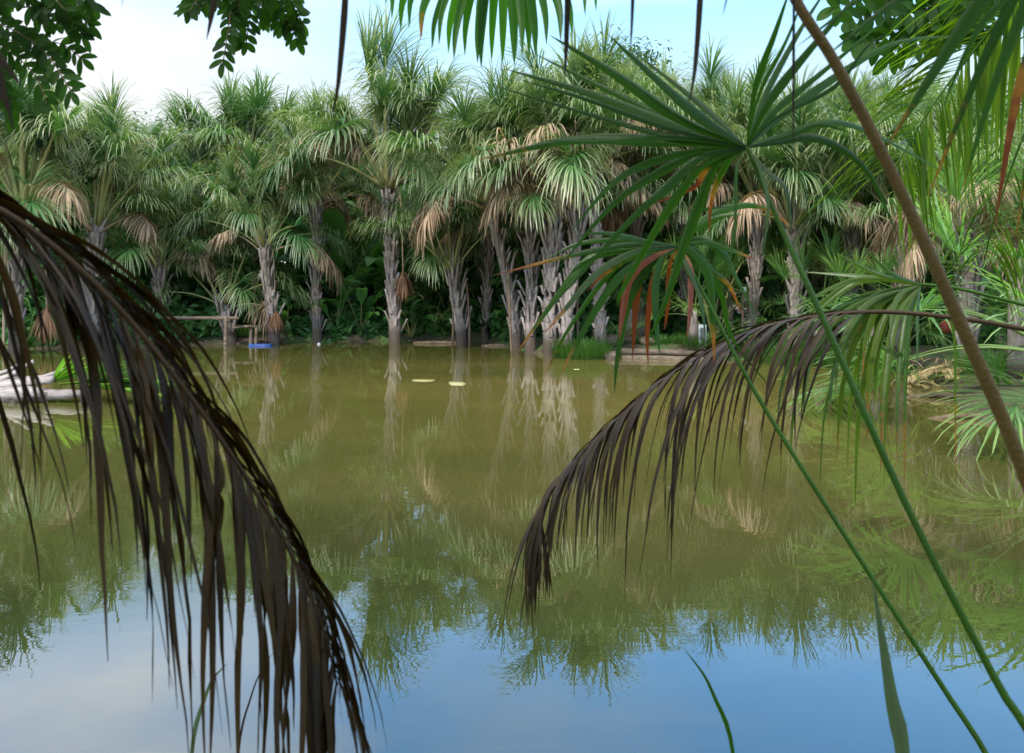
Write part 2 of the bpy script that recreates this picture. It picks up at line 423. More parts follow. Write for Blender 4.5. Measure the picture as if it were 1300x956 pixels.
L.new(p.outputs[0], out.inputs[0])
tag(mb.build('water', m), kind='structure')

# ---------------------------------------------------------------- the moriche palms
def palm(px, Y, top_py, label, sc=1.0, n=16, nd=2, r0=.19, lean=(0, 0), brush=(), low=30, base_z=0.0, seed=None, group='tall fan palms along the far bank', boots=True, ysc=None, name='fan_palm', bl=.55, spin=None):
    X = (px - 650) / F * Y; seed = seed or int(px * 7 + Y)
    r = random.Random(seed)
    th = EYE - (top_py - HOR) / F * Y - base_z
    root = thing(name, label, 'palm tree', (X, Y, base_z), group)
    tm, top = trunk_mb(seed, th, r0 * .76, (lean[0] + r.uniform(-.18, .18), lean[1] + r.uniform(-.1, .1)), boots, bl)
    tm.build('trunk', M_BARK, root)
    for (k, a, b_, az, s) in crown_plan(r, n + 3, nd, low):
        if k == 'g': me = LIB[('g', a, b_)][1]
        else: me = LIB[('d', a)][1]
        o = link('frond' if k == 'g' else 'dead_frond', me, root)
        o.location = top + Vector((0, 0, -.02)) + Vector((math.cos(R(az)), math.sin(R(az)), 0)) * r0 * .35; o.rotation_euler = (R(r.uniform(-9, 9)), R(r.uniform(-9, 9)), R(az)); o.scale = (s * sc * r.uniform(.85, 1.12),) * 3
        if k == 'd': o.location.z -= .15
    for (az, s) in brush:
        o = link('dead_frond', LIB[('b', rnd.randrange(2))][1], root); o.location = top + Vector((0, 0, -.1)); o.rotation_euler = (0, 0, R(az)); o.scale = (s,) * 3
        o['label'] = 'dry brown frond hanging straight down like a brush'
    return root
# front row, left to right
palm(22, 18.2, 262, 'broad palm at the left edge with pale drooping fronds and a brown bundle hanging low', 1.05, 18, 2, .2, (.2, 0), brush=((20, 1.0), (-95, 1.5)))
palm(116, 19.5, 285, 'palm with a stout grey trunk standing behind the arching dead frond on the left', .9, 15, 3, .26, (.25, 0))
palm(203, 20.8, 338, 'short-trunked palm with a yellowish drooping crown between the two leftmost bank posts', .80, 14, 2, .22, (-.1, 0), low=30)
palm(293, 20.9, 385, 'small palm whose stub trunk stands beside the end of the log railing', .78, 11, 1, .24, (0, 0), low=30, bl=.7)
palm(347, 20.4, 312, 'mid-height palm standing in water beside the blue float', .85, 16, 2, .19, (-.05, 0), brush=((-20, .70),))
palm(404, 21.6, 252, 'slim palm with brown dead fronds under its crown, left of the tallest palm', .82, 14, 5, .17, (-.05, 0), low=30)
palm(500, 20.8, 238, 'tallest palm, rising alone from the middle of the far waterline', 1.14, 24, 2, .2, (.0, 0), brush=((-20, .95),), low=30)
palm(586, 20.3, 342, 'low palm with a short ragged trunk just right of the tallest palm', .82, 13, 0, .20, (-.08, 0), low=30, bl=.8)
palm(618, 21.5, 290, 'thin dark-trunked palm half hidden between the low palm and the trunk cluster', .8, 12, 3, .13, (.05, 0), low=30)
palm(655, 19.0, 255, 'leftmost palm of the dense trunk cluster, leaning left with grey-brown crown', .92, 13, 5, .17, (-.5, 0), low=30, bl=.6)
palm(676, 18.2, 262, 'second palm of the trunk cluster, with many stripped stalks below the crown', .9, 13, 4, .16, (-.15, .2), low=30, bl=.62)
palm(700, 17.4, 238, 'thick palm in the centre of the trunk cluster with pale grey trunk', .98, 14, 4, .2, (.1, 0), low=30, bl=.62)
palm(720, 17.1, 262, 'rightmost close trunk of the cluster, bristling with leaf stubs at the water', .86, 12, 4, .17, (.3, .2), low=30, bl=.62)
palm(760, 17.5, 212, 'palm with a smooth pale trunk standing right of the cluster beside the grass tuft', .92, 15, 3, .17, (.05, 0), low=30, bl=.3)
palm(812, 19.5, 250, 'brown-crowned palm set back behind the low log edging', .88, 13, 6, .16, (.1, 0), base_z=.15, low=30)
palm(868, 19.8, 270, 'palm set back right of the brown-crowned one with yellow-green crown', .85, 14, 2, .15, (-.1, 0), base_z=.2, low=30)
palm(952, 18.0, 262, 'palm with a brownish trunk behind the small white box', .9, 15, 2, .16, (.1, 0), base_z=.2)
palm(1008, 16.4, 285, 'palm with rust-coloured trunk behind the arching dead frond on the right', .8, 15, 3, .17, (-.1, 0), base_z=.2)
palm(1075, 17.5, 262, 'palm with grey trunk behind the fan leaf with yellow base', .9, 16, 1, .17, (.1, 0), base_z=.2)
palm(1225, 12.6, 296, 'palm with a big pinkish-brown dead crown at the right bank', .62, 9, 8, .15, (-.1, 0), base_z=.2, low=30)
palm(1140, 15.5, 290, 'palm behind the brown leaning stalk on the right bank', .8, 15, 1, .15, (0, 0), base_z=.2)

# back rows: trunk and one crown mesh each
CR = []
for k in range(5):
    r = random.Random(70 + k); mb = MB()
    for (kk, a, b_, az, s) in crown_plan(r, 20, 1, 18):
        src = LIB[('g', a, b_)][0] if kk == 'g' else LIB[('d', a)][0]
        s2 = MB(); s2.__dict__.update({q: list(v) for q, v in src.__dict__.items()})
        if kk == 'd': s2.m = [x + 2 for x in s2.m]
        mb.add(s2, Matrix.Rotation(R(az), 4, 'Z') @ Matrix.Scale(s, 4))
    CR.append(mb.mesh('crown', [M_PALM2, M_PET, M_DEADF, M_PETD]))
def back_palm(i, px, Y, top_py, label, sc=.95):
    X = (px - 650) / F * Y; z0 = .25
    th = EYE - (top_py - HOR) / F * Y - 3.45 * sc - z0
    root = thing('fan_palm', label, 'palm tree', (X, Y, z0), 'crowded fan palms standing behind the front row')
    tm, top = trunk_mb(500 + i, th, .15, (rnd.uniform(-.3, .3), 0), True, .5)
    tm.build('trunk', M_BARK, root)
    c = link('crown', CR[i % 5], root); c.location = top; c.rotation_euler = (rnd.uniform(-.06, .06), rnd.uniform(-.06, .06), rnd.uniform(0, 6.28)); c.scale = (sc,) * 3
for i, a in enumerate([
    (-30, 23, 110, 'crown showing at the top of the left edge under the overhanging leaves', 1.1),
    (75, 24, 128, 'rear palm whose crown tops the left edge palm and the stout-trunked palm', 1.0),
    (140, 23.5, 105, 'spiky-topped rear palm above the stout grey trunk on the left', 1.0),
    (182, 26, 150, 'rear palm filling the dip left of the open sky notch', .9),
    (232, 26.5, 158, 'lowest rear crown, right under the open sky notch', .85),
    (276, 25, 118, 'rear palm crown directly right of the open sky notch', 1.0),
    (322, 24, 84, 'high rounded rear crown left of the thin hanging dark strip', 1.05),
    (372, 26, 108, 'rear crown behind the slim palm with brown dead fronds', 1.0),
    (420, 25, 138, 'rear crown filling the space just left of the tallest palm', .95),
    (606, 25, 128, 'rear crown with feathery tips at the left end of the right-hand palm block', .95),
    (655, 23.5, 88, 'high rear crown above the leaning palm of the trunk cluster', 1.05),
    (705, 24, 78, 'high rear crown under the tips of the overhead hanging fan leaf', 1.1),
    (762, 23, 66, 'highest rear crown of the right-hand block behind the big fan leaf', 1.1),
    (815, 25, 82, 'rear crown behind the upper spikes of the big fan leaf', 1.0),
    (860, 24, 100, 'rear crown between the upper spikes of the big fan leaf and its hub', .95),
    (915, 20.5, 58, 'bright rear palm standing clear against the sky above the fan leaf hub', .9),
    (965, 22, 98, 'rear palm with yellowed crown just right of the fan leaf hub', .9),
    (1012, 21, 130, 'rear crown in front of the bright sky gap on the right', .9),
    (1060, 32, 92, 'small distant palm on the left side of the bright sky gap', .9),
    (1098, 30, 84, 'small distant palm on the right side of the bright sky gap', .9),
    (1165, 19, 110, 'rear palm seen through the bright feather frond at upper right', .9),
    (1235, 18, 90, 'rear palm behind the dark hanging strips at upper right', .9),
    (1300, 16, 120, 'rear palm at the right edge of the view', .9),
    (1050, 20, 190, 'low rear crown beside the brown stalk under the sky gap', .85),
    (1110, 19, 205, 'low rear crown right behind the brown stalk', .8),
]): back_palm(i, *a)

# young stemless palms
def young(px, Y, py0, label, sc, n=11, els=(75, 55, 35, 15), seed=1):
    r = random.Random(seed); p0 = at(px, py0, Y)
    root = thing('young_palm', label, 'palm', (p0.x, p0.y, p0.z), 'young fan palms with little or no trunk')
    mb = MB(); tube(mb, [Vector((0, 0, -p0.z - .3)), Vector((0, 0, -.1)), Vector((0, 0, .15))], lambda u: .13 - .05 * u, 8, tone=.5)
    mb.build('trunk', M_BARK, root)
    for i in range(n):
        e = els[min(len(els) - 1, int(i / n * len(els)))]
        o = link('frond', LIB[('y', e, r.randrange(2))][1], root); o.rotation_euler = (0, 0, R(i * 137.5 + r.uniform(-15, 15))); s = sc * r.uniform(.85, 1.1); o.scale = (s,) * 3
for a in [
    (1350, 8.6, 455, 'young palm leaning over the water at the right edge, fronds touching the pond', 1.1, 16, (55, 35, 15, 15), 3),
    (1290, 11.3, 365, 'young palm with pale green fans at the right edge above the waterside one', .9, 12, (75, 55, 35, 15), 4),
    (880, 17.5, 402, 'young light green palm behind the rust-red hanging leaf strips', .72, 11, (75, 55, 35, 15), 5),
    (925, 18.8, 380, 'young palm beside the small white box on its post', .75, 11, (75, 55, 35, 15), 6),
    (1040, 15.8, 405, 'young palm behind the right-hand arching dead frond near the bank', .68, 12, (75, 55, 35, 15), 7),
    (1110, 14.6, 405, 'young palm just left of the brown leaning stalk at the right bank', .6, 11, (75, 55, 35, 15), 8),
    (245, 22.8, 395, 'young palm in the shade behind the log railing', .6, 10, (75, 55, 35, 15), 9),
    (555, 23.4, 380, 'young palm in dark shade between the tallest palm and the low palm', .6, 10, (75, 55, 35, 15), 10),
    (800, 19.0, 400, 'young palm on the low log-edged bank right of the pale trunk', .5, 9, (75, 55, 35, 15), 12),
]: young(*a)

# ---------------------------------------------------------------- broad-leaved understory plants
def oval(u): return math.sin(math.pi * min(1, .03 + .97 * u)) ** .6
def broad_plant(seed, n=8, L=1.3, w=.36, h=1.2):
    r = random.Random(seed); mb = MB(); st = MB()
    for i in range(n):
        a = i * 2.4 + r.uniform(-.3, .3); e = R(r.uniform(35, 78)); hh = h * r.uniform(.4, 1.1)
        d = Vector((math.cos(a) * math.cos(e), math.sin(a) * math.cos(e), math.sin(e)))
        pts = crv([Vector((0, 0, 0)), d * hh * .6 + Vector((0, 0, hh * .2)), d * hh + Vector((0, 0, hh * .15))], 5)
        tube(st, pts, lambda u: .025 - .012 * u, 5, tone=r.uniform(0, .5))
        for sgn in (-1, 1):
            pass
        strip(mb, pts[-1], d, L * r.uniform(.7, 1.15), w * r.uniform(.8, 1.1), 8, g=1.1, g2=2.6, cross=2, fold=r.uniform(.15, .5), tone=r.uniform(.1, 1), prof=oval, r=r)
    return mb.mesh('leaves', [M_BROAD]), st.mesh('stem', [M_PET])
def feather_plant(seed, n=8, L=1.8):
    """young feather palm: arching rachis with broad drooping leaflets"""
    r = random.Random(seed); mb = MB(); st = MB()
    for i in range(n):
        a = i * 2.4 + r.uniform(-.3, .3); e = R(r.uniform(50, 80))
        d = Vector((math.cos(a) * math.cos(e), math.sin(a) * math.cos(e), math.sin(e))); p = Vector((0, 0, 0)); pts = [p.copy()]; LL = L * r.uniform(.75, 1.15)
        for k in range(14):
            p = p + d * LL / 14; d = (d + Vector((0, 0, -.11))).normalized(); pts.append(p.copy())
        tube(st, pts, lambda u: .022 * (1 - u * .7), 5, tone=.4); tn = r.uniform(0, .8)
        for k in range(4, 15):
            t = (pts[k] - pts[k - 1]).normalized(); s = t.cross(Vector((0, 0, 1))).normalized()
            for sg in (-1, 1):
                strip(mb, pts[k], t * .5 + s * sg, LL * .30 * math.sin(math.pi * (k - 2) / 14) ** .5, .075, 5, g=.5, g2=1.8, tone=min(1, tn + r.uniform(0, .3)), r=r, prof=oval)
    return mb.mesh('leaves', [M_BROAD]), st.mesh('stem', [M_PET])
BP = [broad_plant(31 + k) for k in range(3)] + [feather_plant(41 + k) for k in range(3)]
plants = [
    (432, 23.0, 3, 1.35, 'feathery understory palm right of the slim palm with dead fronds'),
    (462, 23.6, 0, 1.3, 'tall broad-leaved plant in shade left of the tallest palm'),
    (445, 22.5, 1, .9, 'low broad-leaved plant at the waterline left of the tallest palm'),
    (478, 24.0, 4, 1.7, 'high feathery palm close behind the left of the tallest trunk'),
    (533, 23.0, 2, 1.1, 'broad-leaved plant at the waterline right of the tallest trunk'),
    (556, 24.5, 5, 1.6, 'feathery palm in deep shade behind the brown hanging brush'),
    (250, 22.4, 0, 1.2, 'banana-like plant with light leaves left of the stub-trunk palm'),
    (225, 23.2, 2, 1.5, 'tall banana-like plant behind the log railing'),
    (318, 23.0, 1, 1.1, 'broad-leaved plant between the stub-trunk palm and the blue float'),
    (372, 23.3, 4, 1.3, 'feathery plant between the two mid-height palms on the left'),
    (385, 22.5, 2, .7, 'low leafy plant by the white buoy'),
    (60, 20.6, 1, .9, 'leafy bush behind the shore log at far left'),
    (88, 21.4, 5, 1.3, 'feathery bush behind the shore log at far left'),
    (610, 23.0, 3, 1.2, 'feathery plant in shade just left of the trunk cluster'),
    (640, 21.5, 1, .9, 'dark leafy plant at the foot of the leaning cluster palm'),
    (790, 20.8, 0, 1.1, 'leafy plant on the terrace right of the pale trunk'),
    (845, 21.0, 5, 1.2, 'feathery plant behind the low log edging'),
    (905, 21.0, 2, 1.2, 'banana-like plant behind the grey post board'),
    (905, 18.5, 1, 1.5, 'tall plant with one wide upright leaf below the fan leaf hub'),
    (985, 19.5, 4, 1.3, 'feathery plant left of the rust-coloured trunk'),
    (1150, 16.5, 3, 1.1, 'feathery plant behind the debris heap on the right'),
    (20, 21.5, 3, 1.4, 'feathery plant behind the bundle at the left edge'),
    (160, 22.5, 4, 1.3, 'feathery plant right of the stout grey trunk'),
]
plants += [
    (365, 21.9, 1, .6, 'small broad-leaved plant at the waterline between the two mid-height palms'), (425, 22.0, 0, .65, 'small broad-leaved plant at the waterline right of the slim palm'),
    (458, 22.1, 2, .8, 'leafy plant touching the water left of the tallest trunk'), (522, 22.0, 1, .6, 'small leafy plant touching the water right of the tallest trunk'),
    (552, 22.3, 4, .8, 'little feathery plant behind the reddish shore log'), (410, 23.8, 0, 1.5, 'tall banana-like plant in shade behind the slim palm'),
    (515, 24.2, 0, 1.6, 'tall banana-like plant in shade right of the tallest trunk'), (440, 24.0, 2, 1.7, 'tall banana-like plant in shade midway to the tallest palm'),
    (340, 23.5, 5, 1.4, 'feathery plant behind the mid-height palm by the blue float'), (570, 23.0, 3, 1.3, 'feathery plant behind the low palm'), (275, 22.6, 2, .7, 'small leafy plant under the log railing'),
]
for (px, Y, k, s, lab) in plants:
    X = (px - 650) / F * Y
    root = thing('feather_plant' if k > 2 else 'broadleaf_plant', lab, 'plant', (X, Y, ground_z(X, Y)), 'shade plants on the far bank')
    root.rotation_euler = (0, 0, rnd.uniform(0, 6))
    for me, nm in zip(BP[k], ('leaves', 'stem')):
        o = link(nm, me, root); o.scale = (s,) * 3

# ---------------------------------------------------------------- leafy masses nobody could count
def leaf_mass(name, mt, n, place, size, label, seed):
    r = random.Random(seed); mb = MB()
    for _ in range(n):
        c, nor, s = place(r)
        a = Vector((r.gauss(0, 1), r.gauss(0, 1), r.gauss(-.5, .7))).normalized()
        sd = a.cross(Vector((r.gauss(0, 1), r.gauss(0, 1), r.gauss(0, 1)))).normalized()
        L_ = size * s * r.uniform(.6, 1.4); w = L_ * r.uniform(.16, .3); tn = r.uniform(0, 1) * nor
        i0 = mb.vert(c, 0, tn); i1 = mb.vert(c + a * L_ * .5 + sd * w, .3, tn); i2 = mb.vert(c + a * L_ + Vector((0, 0, -.15 * L_)), .6, tn); i3 = mb.vert(c + a * L_ * .5 - sd * w, .3, tn)
        mb.face((i0, i1, i2, i3))
    return tag(mb.build(name, mt, smooth=False), label, kind='stuff')
def clumps(seed, n, xr, yf, zr, rad):
    r = random.Random(seed); out = []
    for _ in range(n):
        x = r.uniform(*xr); out.append((Vector((x, yf(x) + r.uniform(0, 3), r.uniform(*zr))), r.uniform(*rad), r.uniform(.2, 1)))
    return out
def bank_y(x):
    ys_ = [(-20, 19.5), (-14, 19.6), (-10.3, 20.2), (-6.4, 22), (-3, 22.7), (-.8, 22.5), (.5, 20.3), (3, 19.6), (4.6, 19.4), (7, 18.5), (9, 16), (12, 13), (16, 10)]
    for (a, b), (c, d) in zip(ys_, ys_[1:]):
        if a <= x <= c: return b + (d - b) * (x - a) / (c - a)
    return ys_[0][1] if x < -20 else ys_[-1][1]
def placer(cl):
    def f(r):
        c, R_, t = r.choice(cl)
        v = Vector((r.gauss(0, 1), r.gauss(0, 1), r.gauss(0, 1))).normalized() * R_ * r.uniform(.55, 1) ** .5
        q = c + v; q.z = max(.1, q.z); return q, t, 1
    return f
cl = clumps(5, 210, (-16, 3.5), lambda x: bank_y(x) - .9, (.0, .8), (.25, .6)) + clumps(15, 60, (3.5, 12), lambda x: bank_y(x) + .3, (.0, .7), (.25, .6))
cl = [(Vector((c.x, c.y - .6 * (c.y - bank_y(c.x)), c.z)), a, b_) for c, a, b_ in cl]
leaf_mass('bank_plants', M_UNDER2, 36000, placer(cl), .22, 'low leafy cover right at the edge of the far bank', 18)
cl = clumps(4, 90, (-16, 4), bank_y, (.3, 2.2), (.4, 1.0)) + clumps(6, 110, (-16, 12), lambda x: bank_y(x) + 1.5, (.5, 4.4), (.6, 1.3))
leaf_mass('undergrowth', M_UNDER2, 46000, placer(cl), .28, 'dense dark green undergrowth along the far bank', 8)
cl = clumps(7, 120, (-30, 22), lambda x: bank_y(x) * .6 + 17, (.5, 6.8), (1.0, 2.0)) + clumps(9, 80, (-26, 20), lambda x: 26.5, (.5, 4.5), (1.0, 1.7))
leaf_mass('forest_foliage', M_UNDER, 60000, placer(cl), .5, 'deep green forest filling the gaps behind the palms', 9)

# a few broad-crowned trees rising behind
def tree(px, Y, top_py, rad, label, seed, name='forest_tree'):
    r = random.Random(seed); X = (px - 650) / F * Y; top = EYE - (top_py - HOR) / F * Y
    root = thing(name, label, 'tree', (X, Y, .3), 'leafy trees behind the palms')
    tm = MB(); h = top - rad
    main = crv([Vector((0, 0, -.5)), Vector((.2, 0, h * .5)), Vector((0, 0, h))], 8); tube(tm, main, lambda u: .2 - .12 * u, 8)
    lv = MB()
    for b in range(16):
        a = b * 2.4; e = r.uniform(.1, 1.3)
        end = Vector((math.cos(a) * math.cos(e), math.sin(a) * math.cos(e), math.sin(e))) * rad * r.uniform(.5, 1) + Vector((0, 0, h - .2))
        tube(tm, crv([Vector((0, 0, h * r.uniform(.6, .95))), (end + Vector((0, 0, h))) * .5, end], 4), lambda u: .06 - .045 * u, 5)
        t = r.uniform(.2, 1)
        for _ in range(260):
            v = Vector((r.gauss(0, 1), r.gauss(0, 1), r.gauss(0, .8))) * rad * .2; c = end + v
            d = Vector((r.gauss(0, 1), r.gauss(0, 1), r.gauss(-.3, .5))).normalized()
            strip(lv, c, d, .22, .09, 2, g=.4, tone=t * r.uniform(.6, 1), r=r)
    tm.build('trunk', M_POLE, root); lv.build('crown', M_TREE, root)
for a in [(640, 30, 118, 2.2, 'leafy tree top showing between the palms near the cluster', 1), (790, 30, 72, 2.4, 'leafy tree rising just above the palm crowns behind the big fan leaf', 2),
          (205, 32, 172, 2.3, 'leafy tree low in the sky notch', 4), (1000, 30, 140, 2.2, 'leafy tree below the bright sky gap', 5),
          (1130, 27, 128, 2.3, 'leafy tree behind the brown stalk on the right', 6)]: tree(*a)

# slender dead stems and aerial poles among the undergrowth
for i, (px, Y, y1, lab) in enumerate([(536, 22.6, 408, 'thin upright stick in shallow water right of the tallest palm'), (323, 21.4, 352, 'thin pole behind the railing beside the blue float'),
        (574, 20.2, 340, 'straight pole leaning on the left of the low palm'), (596, 20.1, 360, 'straight pale pole standing at the right of the low palm'),
        (420, 22.8, 330, 'thin bare stem between the slim palm and the broad plants'), (650, 17.9, 345, 'bare stick rising from the water left of the trunk cluster'),
        (735, 17.6, 335, 'bare leaning stick between the cluster and the pale trunk')]):
    p0 = at(px, 360 + 1600 / Y + 6, Y); p1 = at(px + rnd.uniform(-6, 6), y1, Y)
    mb = MB(); tube(mb, crv([p0, (p0 + p1) / 2 + Vector((rnd.uniform(-.05, .05), 0, 0)), p1], 6), .03, 6, tone=.7, jit=.1)
    tag(mb.build('pole', M_POLE), lab, 'pole', 'bare poles at the waterline')

# ---------------------------------------------------------------- log railing, logs, terrace
def log(px0, py0, px1, py1, Y0, Y1, r_, label, name='log', m=M_WOODG, group=None):
    a, b = at(px0, py0, Y0), at(px1, py1, Y1); c = (a + b) / 2
    root = c; mb = MB(); tube(mb, crv([a - c, Vector((0, 0, .02)), b - c], 10), r_, 10, jit=.08, tone=rnd.uniform(.3, .8))
    o = mb.build(name, m); o.location = c
    return tag(o, label, 'log', group)
root = thing('log_railing', 'rustic pole railing with a double post by the stub-trunk palm', 'railing', tuple(at(280, 405, 21)))
def rel(*pts): return [q - root.location for q in pts]
mb = MB(); tube(mb, crv(rel(at(60, 401, 20.2), at(180, 403, 20.3), at(302, 404, 20.4)), 10), .045, 8, jit=.1, tone=.8); mb.build('rail', M_WOODG, root)
mb = MB(); tube(mb, crv(rel(at(293, 416, 20.5), at(325, 414, 20.8), at(337, 417, 21.0)), 6), .035, 8, jit=.1, tone=.8); mb.build('rail', M_WOODG, root)
for px in (96, 190, 286, 318, 325):
    mb = MB(); tube(mb, crv(rel(at(px, 444, 20.35 + (px > 300) * .45), at(px + 1, 402 if px < 300 else 414, 20.35 + (px > 300) * .45)), 5), .05, 8, jit=.08, tone=.6); mb.build('post', M_WOODG, root)
log(25, 446, 102, 443, 19.6, 19.8, .09, 'pale log lying along the shore at far left')
log(128, 442, 180, 441, 20.3, 20.5, .07, 'pale log lying along the shore behind the cut fronds')
log(525, 436, 588, 436, 21.0, 21.0, .05, 'reddish log along the waterline left of the low palm', m=M_POLE)
log(612, 440, 648, 440, 20.2, 20.0, .05, 'log along the waterline right of the low palm', m=M_POLE)
for i, (a, b, c, d, Y0, Y1, lab) in enumerate([(782, 446, 905, 450, 17.3, 16.9, 'upper log of the terrace edging by the water'), (790, 455, 900, 458, 16.9, 16.5, 'lower log of the terrace edging by the water'),
        (900, 452, 1010, 452, 17.0, 16.7, 'log of the terrace edging behind the arching dead frond'), (1012, 458, 1100, 461, 16.2, 15.6, 'log of the edging below the young palms'),
        (770, 462, 815, 464, 16.5, 16.3, 'short log half in water right of the pale trunk'), (780, 433, 880, 433, 19.2, 19.0, 'far log crossing the bare terrace')]):
    log(a, b, c, d, Y0, Y1, .065, lab, group='logs edging the right bank')

# stones by the terrace
for i, (px, py, Y, s, lab) in enumerate([(778, 440, 18.2, .22, 'grey stone right of the pale trunk'), (800, 437, 18.6, .28, 'largest grey stone on the terrace'), (822, 441, 18.0, .16, 'small stone on the terrace edge'), (775, 458, 16.9, .15, 'stone at the water right of the pale trunk')]):
    r = random.Random(i); mb = MB(); c = at(px, py, Y)
    for a in range(7):
        for b in range(10):
            th = math.pi * a / 6; ph = 2 * math.pi * b / 10; k = s * (1 + r.uniform(-.16, .16))
            mb.vert((k * 1.3 * math.sin(th) * math.cos(ph), k * math.sin(th) * math.sin(ph), k * .7 * math.cos(th)), 0, .5)
    for a in range(6):
        for b in range(10): mb.face((a * 10 + b, a * 10 + (b + 1) % 10, (a + 1) * 10 + (b + 1) % 10, (a + 1) * 10 + b))
    o = mb.build('stone', M_WOODG); o.location = (c.x, c.y, max(.05, gh(c.x, c.y) + s * .3)); tag(o, lab, 'stone', 'stones on the terrace')

# grass tufts
def tuft(px, Y, h, rad, n, label, seed, z=None):
    r = random.Random(seed); mb = MB(); X = (px - 650) / F * Y; z = ground_z(X, Y) if z is None else z
    for _ in range(n):
        a = r.uniform(0, 6.28); q = rad * math.sqrt(r.random())
        strip(mb, (math.cos(a) * q, math.sin(a) * q, -.05), Vector((math.cos(a) * .5 + r.gauss(0, .2), math.sin(a) * .5 + r.gauss(0, .2), 1)), h * r.uniform(.5, 1.1), .014, 4, g=.5, g2=1.8, tone=r.random(), r=r)
    o = mb.build('grass_tuft', M_GRASS); o.location = (X, Y, z); return tag(o, label, 'grass', 'grass tufts on the banks')
tuft(738, 17.1, .55, .55, 1500, 'rounded green grass tuft between the trunk cluster and the pale trunk', 1, 0)
tuft(312, 21.6, .4, .6, 700, 'grass at the foot of the stub-trunk palm', 2)
tuft(840, 18.2, .3, .6, 600, 'thin grass on the terrace behind the logs', 3)
tuft(905, 17.4, .4, .7, 800, 'grass right of the grey post board', 4)
tuft(1010, 16.0, .6, .8, 900, 'long grass behind the arching dead frond on the right', 5, 0)
tuft(1090, 14.9, .5, .6, 700, 'long grass left of the debris heap', 6, 0)
tuft(1150, 14.3, .35, .5, 500, 'short grass at the foot of the debris heap', 7, 0)
tuft(1265, 12.2, .5, .6, 700, 'grass beside the young palms at the right edge', 8)
def flat_mat(name, c, rough=.5):
    m, nt, out = mat(name); p = N(nt, 'ShaderNodeBsdfPrincipled', Roughness=rough)
    tc = nt.nodes.new('ShaderNodeTexCoord'); nz = N(nt, 'ShaderNodeTexNoise', Scale=9.0, Detail=5.0); nt.links.new(tc.outputs['Object'], nz.inputs['Vector'])
    r = ramp(nt, nz.outputs[0], [(.3, tuple(x * .6 for x in c)), (.6, c)]); nt.links.new(r.outputs[0], p.inputs['Base Color']); nt.links.new(p.outputs[0], out.inputs[0]); return m
def blob(name, mt, c, rx, ry, rz, seed, nu=14, nv=8, jit=.08, parent=None):
    r = random.Random(seed); mb = MB()
    for a in range(nv + 1):
        for b in range(nu):
            th = math.pi * a / nv; ph = 2 * math.pi * b / nu; k = 1 + r.uniform(-jit, jit)
            mb.vert((rx * k * math.sin(th) * math.cos(ph), ry * k * math.sin(th) * math.sin(ph), rz * math.cos(th)))
    for a in range(nv):
        for b in range(nu): mb.face((a * nu + b, a * nu + (b + 1) % nu, (a + 1) * nu + (b + 1) % nu, (a + 1) * nu + b))
    o = mb.build(name, mt, parent); o.location = c; return o
# blue float, white buoy, orange fruit-like ball, floating leaves
mb = MB(); c = at(331, 441, 20.2); c.z = .0
prof = [(-.30, .0), (-.22, .085), (0, .10), (.22, .085), (.30, 0)]
for (x, w) in [(-.30, .02), (-.24, .09), (-.1, .12), (.1, .12), (.24, .09), (.30, .02)]:
    for (dy, dz) in ((-1, .0), (-.8, .055), (.8, .055), (1, 0), (.7, -.05), (-.7, -.05)): mb.vert((x, dy * w, dz))
for i in range(5):
    for k in range(6): mb.face((i * 6 + k, i * 6 + (k + 1) % 6, (i + 1) * 6 + (k + 1) % 6, (i + 1) * 6 + k))
mb.face(tuple(range(6))); mb.face(tuple(range(30, 36)))
o = mb.build('float', flat_mat('blue_plastic', (.03, .09, .32), .5)); o.location = c; tag(o, 'small blue plastic float on the water beside a palm foot', 'float')
tag(blob('buoy', flat_mat('white_plastic', (.6, .6, .57), .5), at(405, 437.5, 20.7), .05, .05, .055, 3, jit=.02), 'small white buoy at the foot of the slim palm', 'buoy')
tag(blob('ball', flat_mat('faded_red_plastic', (.32, .05, .025), .7), at(1201, 415, 14.5), .12, .12, .13, 4, jit=.02), 'faded red ball-shaped object on the right bank behind the debris heap', 'ball')
def floater(px, py, L_, w, label, seed, c):
    Y = 1600 / (py - 360); mb = MB(); r = random.Random(seed); n = 18
    top = []; bot = []
    for k in range(n):
        a = 2 * math.pi * k / n; q = 1 + r.uniform(-.12, .1)
        top.append(mb.vert((math.cos(a) * L_ * q, math.sin(a) * w * q, 0.006 + .004 * math.cos(2 * a)))); bot.append(mb.vert((math.cos(a) * L_ * q, math.sin(a) * w * q, -.02)))
    ct = mb.vert((0, 0, .004))
    for k in range(n):
        j = (k + 1) % n; mb.face((ct, top[k], top[j])); mb.face((top[k], bot[k], bot[j], top[j]))
    o = mb.build('floating_leaf', flat_mat('floating_leaf_%d' % seed, c, .6)); o.location = ((px - 650) / F * Y, Y, 0); o.rotation_euler = (0, 0, r.uniform(-.3, .3)); tag(o, label, 'leaf', 'leaves floating on the pond')
floater(580, 487, .13, .26, 'pale yellow round leaf floating in the middle of the pond', 1, (.34, .33, .15))
floater(537, 483, .18, .16, 'dull olive leaf floating left of the pale yellow one', 2, (.28, .25, .09))
floater(732, 469, .05, .04, 'tiny pale leaf floating below the pale trunk', 3, (.5, .42, .2))

